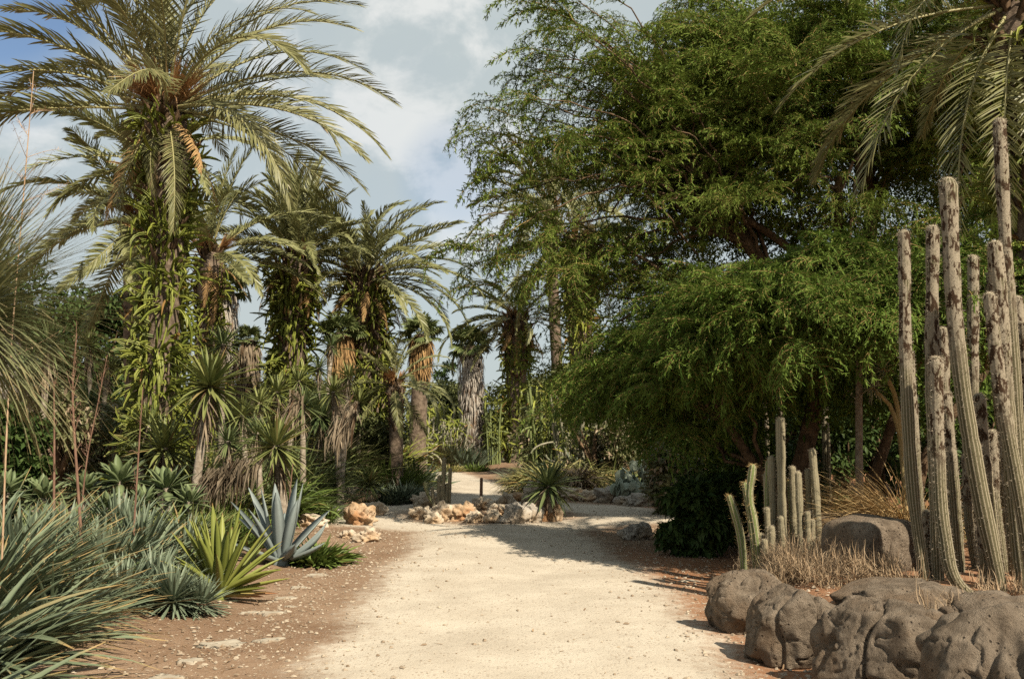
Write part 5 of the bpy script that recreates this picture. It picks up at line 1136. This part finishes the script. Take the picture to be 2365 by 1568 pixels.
thicket('dense cactus thicket in front of the pale columnar palm', 1050, 43.8, 60, 965, 22, 4)
thicket('cactus thicket under the left fringe of the acacia', 1265, 31, 90, 880, 16, 5, mat='cactusg')
thicket('tangled cactus thicket behind the straw coloured mound', 1330, 30, 100, 900, 20, 6)

def prickly_pear(label, px, d, wpx, pyt, n, seed):
    rng = np.random.default_rng(seed); x = X(px, d); z0 = g(x, d); H = Z(pyt, d) - z0; R = wpx / F * d / 2; t_ = thing('prickly_pear', label, 'cactus', (x, d, z0))
    bm = bmesh.new(); bmesh.ops.create_icosphere(bm, subdivisions=2, radius=1.0); me = bpy.data.meshes.new('pad'); bm.to_mesh(me); bm.free()
    for nm, v in (('along', .3), ('tint', .5)):
        at = me.attributes.new(nm, 'FLOAT', 'POINT'); at.data.foreach_set('value', [v] * len(me.vertices))
    me.polygons.foreach_set('use_smooth', [True] * len(me.polygons)); me.materials.append(M['pear'])
    for k in range(n):
        o = link('pad', me, t_); a = rng.random() * 6.3; rr = R * math.sqrt(rng.random()); u = rng.random() ** .8; s = rng.uniform(.10, .16)
        o.location = (math.cos(a) * rr, math.sin(a) * rr * .7, .08 + (H - .2) * u * (1 - .5 * (rr / R) ** 2)); o.scale = (s * .8, s * .16, s); o.rotation_euler = (rng.normal(0, .35), rng.normal(0, .45), rng.random() * 3.14)
prickly_pear('grey prickly pear with flat pads at the back of the red soil', 1492, 24.5, 130, 1045, 90, 1)
prickly_pear('low prickly pear in front of the larger one', 1445, 23.2, 60, 1085, 26, 2)

# ================================================================ right bed
BGp = 'dark basalt boulders edging the right bed'
for i, (lab, loc, size, kind) in enumerate([
    ('nearest dark boulder at the lower right corner, round and pitted', (2.50, 5.15, .27), (.46, .50, .48), 'basalt'),
    ('big grooved boulder next to the nearest one', (2.31, 6.35, .21), (.40, .48, .41), 'basalt'),
    ('boulder with a rounded left shoulder in the middle of the row', (2.04, 7.22, .19), (.30, .44, .36), 'basalt'),
    ('last boulder of the row beside the red soil', (2.0, 8.25, .175), (.27, .44, .34), 'basalt'),
    ('square dark block behind the dry weeds', (3.30, 9.35, .46), (.40, .36, .40), 'block'),
    ('flat topped dark rock behind the square block', (3.62, 10.7, .50), (.55, .45, .27), 'block'),
    ('low dark rock half buried behind the row', (2.85, 7.25, .36), (.55, .45, .2), 'basalt'),
    ('dark rock behind the nearest boulder at the foot of the cacti', (3.1, 6.35, .34), (.6, .42, .27), 'basalt')]):
    rock('boulder', lab, 'boulder', loc, size, 70 + i, M['basalt'], kind=kind, sub=6 if i < 5 else 5, rz=.5 * i, group=BGp)

CG = 'tall grey column cacti on the right'
def column(label, px_list, d, w, seed, mat='cactus', ribs=13, nsp=1600):
    rng = np.random.default_rng(seed); P = np.array([PT(px, py, d) for px, py in px_list]); P[0][2] = g(P[0][0], d) - .03; P[1:, 1] += rng.normal(0, .05); w *= 1.07
    t_ = thing('column_cactus', label, 'cactus', tuple(P[0]), CG); mb = MB()
    cactus_col(mb, spline(P - P[0], 46), w / F * d / 2, ribs, .16, rng, nsp=nsp, spl=.018, spw=.003)
    mb.obj('stem', [M[mat], M['spine']], t_)
for i, (lab, pts, d, w) in enumerate([
    ('left most tall column cactus with a scabby upper half', [(2122, 1370), (2108, 1200), (2098, 900), (2105, 545)], 8.2, 27),
    ('column cactus with a bark crusted top beside the left most one', [(2150, 1360), (2145, 1100), (2150, 800), (2162, 540)], 8.5, 29),
    ('thick tall column cactus leaning left with a crusted bend', [(2292, 1360), (2248, 1100), (2216, 800), (2210, 430)], 8.0, 36),
    ('shorter column cactus that curves out from its foot in front', [(2232, 1400), (2190, 1340), (2168, 1230), (2162, 1050), (2166, 840)], 7.6, 30),
    ('tallest column cactus near the right edge', [(2352, 1380), (2345, 1000), (2338, 650), (2336, 290)], 8.4, 29),
    ('stout column cactus with a pale rounded tip near the right edge', [(2345, 1390), (2338, 1100), (2330, 800), (2322, 572)], 7.9, 34),
    ('curved crusted column cactus in front of the stout one', [(2368, 1400), (2345, 1150), (2312, 900), (2298, 692)], 7.6, 30),
    ('smooth grey column cactus behind the thick leaning one', [(2285, 1360), (2268, 1150), (2257, 925)], 8.7, 28),
    ('dark shaded column cactus in the gap behind', [(2250, 1330), (2256, 900), (2268, 600)], 9.6, 24),
    ('slim shaded column cactus behind the curving one', [(2200, 1350), (2192, 1100), (2184, 918)], 9.0, 24),
    ('thin column cactus behind the left most pair', [(2120, 1340), (2112, 1050), (2106, 822)], 9.0, 20),
    ('dark column cactus cut by the right frame edge', [(2385, 1400), (2372, 1050), (2366, 760)], 8.8, 30),
    ('short dark column cactus between the leaning ones', [(2300, 1360), (2290, 1180), (2288, 1005)], 9.2, 22),
    ('short column cactus stub at the foot of the slim one', [(2236, 1350), (2226, 1220), (2224, 1060)], 9.3, 18),
    ('short dark column cactus beside the right edge', [(2325, 1380), (2318, 1200), (2314, 1010)], 8.9, 26),
    ('column cactus in shade between the left pair and the leaning one', [(2180, 1350), (2176, 1000), (2180, 770)], 9.6, 24),
    ('tall shaded column cactus behind the curved crusted one', [(2320, 1350), (2312, 900), (2306, 640)], 9.9, 24),
    ('slim shaded column cactus beside the smooth grey one', [(2240, 1350), (2236, 1080), (2238, 860)], 9.9, 20),
    ('shaded column cactus behind the stout one near the edge', [(2350, 1360), (2356, 950), (2352, 700)], 9.7, 26),
    ('knee high column cactus in front of the left pair', [(2130, 1350), (2126, 1270), (2130, 1190)], 8.6, 20),
    ('low column cactus between the feet of the leaning and curved ones', [(2256, 1390), (2252, 1290), (2250, 1230)], 8.3, 20),
    ('young column cactus low beside the stout one', [(2268, 1380), (2258, 1290), (2256, 1205)], 8.1, 20)]):
    column(lab, pts, d, w, 500 + i)

def small_cluster(label, cols, d, mat, spm, ribs, seed, spl, nsp, depth, spw=.003):
    rng = np.random.default_rng(seed); x = X(cols[0][0][0][0], d); c0 = np.array([x, d, g(x, d)]); t_ = thing('column_cactus', label, 'cactus', tuple(c0))
    for pts, w, dy in cols:
        P = np.array([PT(px, py, d + dy) for px, py in pts]); P[0][2] = g(P[0][0], d + dy) - .03; mb = MB()
        cactus_col(mb, spline(P - c0, 24), w / F * d / 2, ribs, depth, rng, nsp=nsp, spl=spl, spw=spw); mb.obj('stem', [M[mat], M[spm]], t_)
small_cluster('clump of small grey woolly column cacti beside the dry weeds', [
    ([(1798, 1260), (1799, 1100), (1800, 975)], 21, 0), ([(1779, 1250), (1778, 1150), (1777, 1062)], 18, .1), ([(1826, 1240), (1825, 1085)], 17, .1), ([(1841, 1245), (1838, 1097)], 16, -.05), ([(1864, 1230), (1860, 1090)], 15, .15), ([(1882, 1235), (1877, 1130), (1872, 1046)], 18, .05),
    ([(1768, 1240), (1765, 1178)], 13, -.15), ([(1800, 1270), (1797, 1200)], 16, -.25), ([(1775, 1280), (1774, 1222)], 15, -.3), ([(1746, 1280), (1748, 1238)], 14, -.2), ([(1858, 1250), (1857, 1188)], 14, -.1), ([(1866, 1240), (1868, 1205)], 12, -.1), ([(1758, 1290), (1758, 1252)], 14, -.3), ([(1770, 1250), (1764, 1100)], 14, .2)],
    10.4, 'cactus2', 'spine', 11, 1, .016, 420, .10)
small_cluster('clump of green ribbed cacti with golden spines at the edge of the grey ones', [
    ([(1712, 1275), (1700, 1220), (1682, 1152)], 18, -.1), ([(1748, 1280), (1734, 1200), (1726, 1150), (1734, 1082)], 18, -.1), ([(1768, 1250), (1767, 1150), (1771, 1072)], 17, .25), ([(1822, 1240), (1818, 1115)], 12, .3), ([(1738, 1270), (1726, 1200), (1716, 1120)], 14, .1)],
    10.3, 'cactusg', 'spineg', 6, 2, .032, 420, .34)

# straw coloured grass and dry weeds
GG = 'dry grass in the right bed'
strap_plant('dry_grass', 'fountain of straw coloured dry grass left of the tall cacti', 'dry grass', 2092, 10.7, 5, 'straw', [dict(n=1200, R0=.35, el=(.15, 1.3), ln=(.6, 1.2), w=.009, droop=(.3, 1.3), k=6, pf='hair', fold=0, lean=(PI - .1, .8), hz=.3), dict(n=300, R0=.4, el=(.4, 1.5), ln=(.5, 1.2), w=.009, droop=(.2, 1.2), k=6, pf='hair', fold=0)], GG)
strap_plant('dry_grass', 'lower straw grass spilling over the flat topped rock', 'dry grass', 2010, 11.4, 6, 'straw', [dict(n=500, R0=.5, el=(.2, 1.3), ln=(.4, .8), w=.009, droop=(.3, 1.5), k=5, pf='hair', fold=0, lean=(PI, 1.2))], GG)
strap_plant('dry_grass', 'thin straw grass behind the small grey cacti', 'dry grass', 1930, 11.0, 7, 'straw', [dict(n=320, R0=.5, el=(.1, 1.3), ln=(.25, .6), w=.008, droop=(.3, 1.5), k=5, pf='hair', fold=0)], GG)
def weeds(label, x, y, R, H, n, seed):
    rng = np.random.default_rng(seed); mb = MB(); m_ = max(8, n // 45); ca, cr = rng.random(m_) * 6.3, R * np.sqrt(rng.random(m_)); k_ = rng.integers(0, m_, n); px = x + np.cos(ca[k_]) * cr[k_] * 1.2 + rng.normal(0, .035, n); py = y + np.sin(ca[k_]) * cr[k_] + rng.normal(0, .035, n); rr = np.hypot((px - x) / 1.2, py - y); rr = np.minimum(rr, R)
    base = np.stack([px - x, py - y, gz(px, py) - g(x, y) + H * rng.random(n) ** 1.5 * (1 - .6 * (rr / R) ** 2)], -1)
    leaves(mb, base, rng.random(n) * 6.3, rng.normal(.3, .7, n), rng.uniform(.08, .26, n), .006, rng.normal(.3, 1.2, n), k=4, pf='hair', fold=0, rng=rng, wave=.5)
    m = n // 2; j = rng.integers(0, n, m); leaves(mb, base[j] + rng.normal(0, .04, (m, 3)), rng.random(m) * 6.3, rng.normal(0, .8, m), rng.uniform(.015, .04, m), .012, .3, k=1, pf='broad', fold=.1, rng=rng)
    o = mb.obj('dry_weeds', M['weed']); o.location = (x, y, g(x, y)); tag(o, label, 'dry weeds', GG, 'stuff')
weeds('mat of dry tangled weeds in front of the square dark block', 2.62, 8.75, .62, .22, 3400, 1)
weeds('dry weeds on top of the last boulder of the row', 2.15, 8.7, .36, .24, 1500, 2)
weeds('dry weeds around the feet of the small grey cacti', 2.75, 10.0, .5, .16, 1800, 3)
weeds('dry weeds behind the row at the foot of the green ribbed cacti', 2.38, 9.7, .3, .16, 900, 4)
weeds('dry weeds between the boulders and the feet of the tall cacti', 3.4, 7.7, .5, .12, 500, 5)
weeds('dry sprigs on the edge of the nearest boulder', 2.95, 6.6, .3, .2, 260, 6)
weeds('dry weeds along the foot of the straw coloured grass', 3.3, 11.4, .7, .2, 1600, 7)

# dracaena with pale stick leaves
def dracaena():
    d = 12.4; x = X(1978, d); c0 = np.array([x, d, g(x, d)]); t_ = thing('dracaena', 'branching dracaena with pale narrow leaf stars and yellow stems behind the straw grass', 'dracaena', tuple(c0)); rng = np.random.default_rng(3)
    for pts, r, hr, mt in [([(1975, 1080), (1982, 950), (1988, 800)], .055, 62, 'ytrunk'), ([(2075, 1010), (2065, 910), (2040, 850)], .04, 44, 'ystem'), ([(2075, 1010), (2050, 930), (2012, 895)], .035, 44, 'ystem'), ([(2080, 1010), (2090, 860), (2062, 790)], .035, 40, 'ystem')]:
        P = np.array([PT(a, b, d) for a, b in pts]) - c0; mb = MB()
        if pts[0][0] < 2000: P[0][2] = -.05
        else: P = np.concatenate([[[P[0][0] + .05, 0, -.05]], P])
        tube(mb, spline(P, 14), np.linspace(r, r * .7, 14), 9, rough=.05, rng=rng); mb.obj('stem', M[mt], t_)
        mb = MB(); rosette(mb, P[-1], 46, hr / F * d, .022, rng, el=(-.7, 1.3), droop=(.2, .9), pf='strap'); mb.obj('leaf_star', M['white'], t_)
dracaena()
rng = np.random.default_rng(2)
for i, (px, py0, py1, d, r, lab) in enumerate([(1905, 1010, 860, 15, .06, 'brown cactus stump in the shade left of the dracaena'), (1770, 1000, 900, 16, .035, 'thin dark cactus stem under the low acacia'), (1805, 1000, 885, 16, .04, 'second thin cactus stem under the low acacia, taller and browner')]):
    P = np.array([PT(px, py0, d), PT(px - 3, (py0 + py1) / 2, d), PT(px - 6, py1, d)]); P[0][2] = g(P[0][0], d) - .05; mb = MB(); t_ = thing('shaded_cactus', lab, 'cactus', tuple(P[0]))
    cactus_col(mb, spline(P - P[0], 20), r, 10, .15, rng, nsp=200); mb.obj('stem', [M['cactus'], M['spine']], t_)

# ================================================================ light, sky, camera
sl = bpy.data.lights.new('sun', 'SUN'); sl.energy = 5.0; sl.angle = math.radians(0.5); sl.color = (1.0, 0.905, 0.735)
so = bpy.data.objects.new('sun', sl); COL.objects.link(so); so.rotation_euler = (-SUN).to_track_quat('-Z', 'Y').to_euler(); so.location = (20, -14, 40)
W = bpy.data.worlds.new('World'); S.world = W; W.use_nodes = True; nt = W.node_tree; nt.nodes.clear(); N = NT(nt)
sky = N.n('ShaderNodeTexSky', sky_type='NISHITA'); sky.sun_disc = False; sky.sun_elevation = math.asin(SUN.z); sky.sun_rotation = math.atan2(SUN.x, SUN.y); sky.air_density = 1.0; sky.dust_density = 1.2; sky.ozone_density = 1.6
gco = N.co('Generated')
mp = N.n('ShaderNodeMapping'); mp.inputs['Scale'].default_value = (1, 1, 1.25); nt.links.new(gco, mp.inputs[0])
nz = N.noise(3.2, 6, 0.55, mp.outputs[0], 0.2); nf = N.noise(7.5, 9, 0.60, mp.outputs[0], 0.25)
def toward(px, py):
    v = PT(px, py, 10.0) - np.array([0, 0, CAMZ]); v /= np.linalg.norm(v)
    x = N.n('ShaderNodeVectorMath', operation='DOT_PRODUCT'); nt.links.new(gco, x.inputs[0]); x.inputs[1].default_value = v; return x.outputs['Value']
veil = N.math('SUBTRACT', N.math('ADD', 0.93, N.math('MULTIPLY', N.math('SUBTRACT', nz, .5), 0.5)), N.math('MULTIPLY', N.ramp(toward(-150, -120), .986, .9997), 1.15), True)
veil = N.math('SUBTRACT', veil, N.math('MULTIPLY', N.ramp(toward(1060, 410), .9975, .9998), .35), True)
thick = N.ramp(N.math('ADD', nf, N.math('MULTIPLY', N.math('ADD', N.ramp(toward(830, 60), .985, .9995), N.math('MULTIPLY', N.ramp(toward(1060, 400), .995, .9999), .8)), .16)), .55, .70)
ccol = N.mix(thick, (4.3, 4.8, 4.8), (6.5, 6.6, 6.35))
fin = N.mix(N.math('MULTIPLY', veil, 0.95), sky.outputs[0], ccol)
bg = N.n('ShaderNodeBackground'); nt.links.new(fin, bg.inputs[0]); bg.inputs[1].default_value = 0.068
wo = N.n('ShaderNodeOutputWorld'); nt.links.new(bg.outputs[0], wo.inputs[0])

cam = bpy.data.cameras.new('camera'); cam.sensor_width = 36.0; cam.lens = 36.0 * F / 2365.0; cam.clip_start = 0.05; cam.clip_end = 2000
cam.dof.use_dof = True; cam.dof.focus_distance = 11.0; cam.dof.aperture_fstop = 5.0
co_ = bpy.data.objects.new('camera', cam); COL.objects.link(co_); co_.location = (0, 0, CAMZ); co_.rotation_euler = (PI / 2 + TH, 0, 0); S.camera = co_
S.render.engine = 'CYCLES'
S.cycles.use_denoising = False; S.cycles.max_bounces = 6; S.cycles.diffuse_bounces = 2; S.cycles.glossy_bounces = 2; S.cycles.transmission_bounces = 3
S.view_settings.view_transform = 'Standard'; S.view_settings.look = 'None'; S.view_settings.exposure = 0.92; S.view_settings.gamma = 1.0
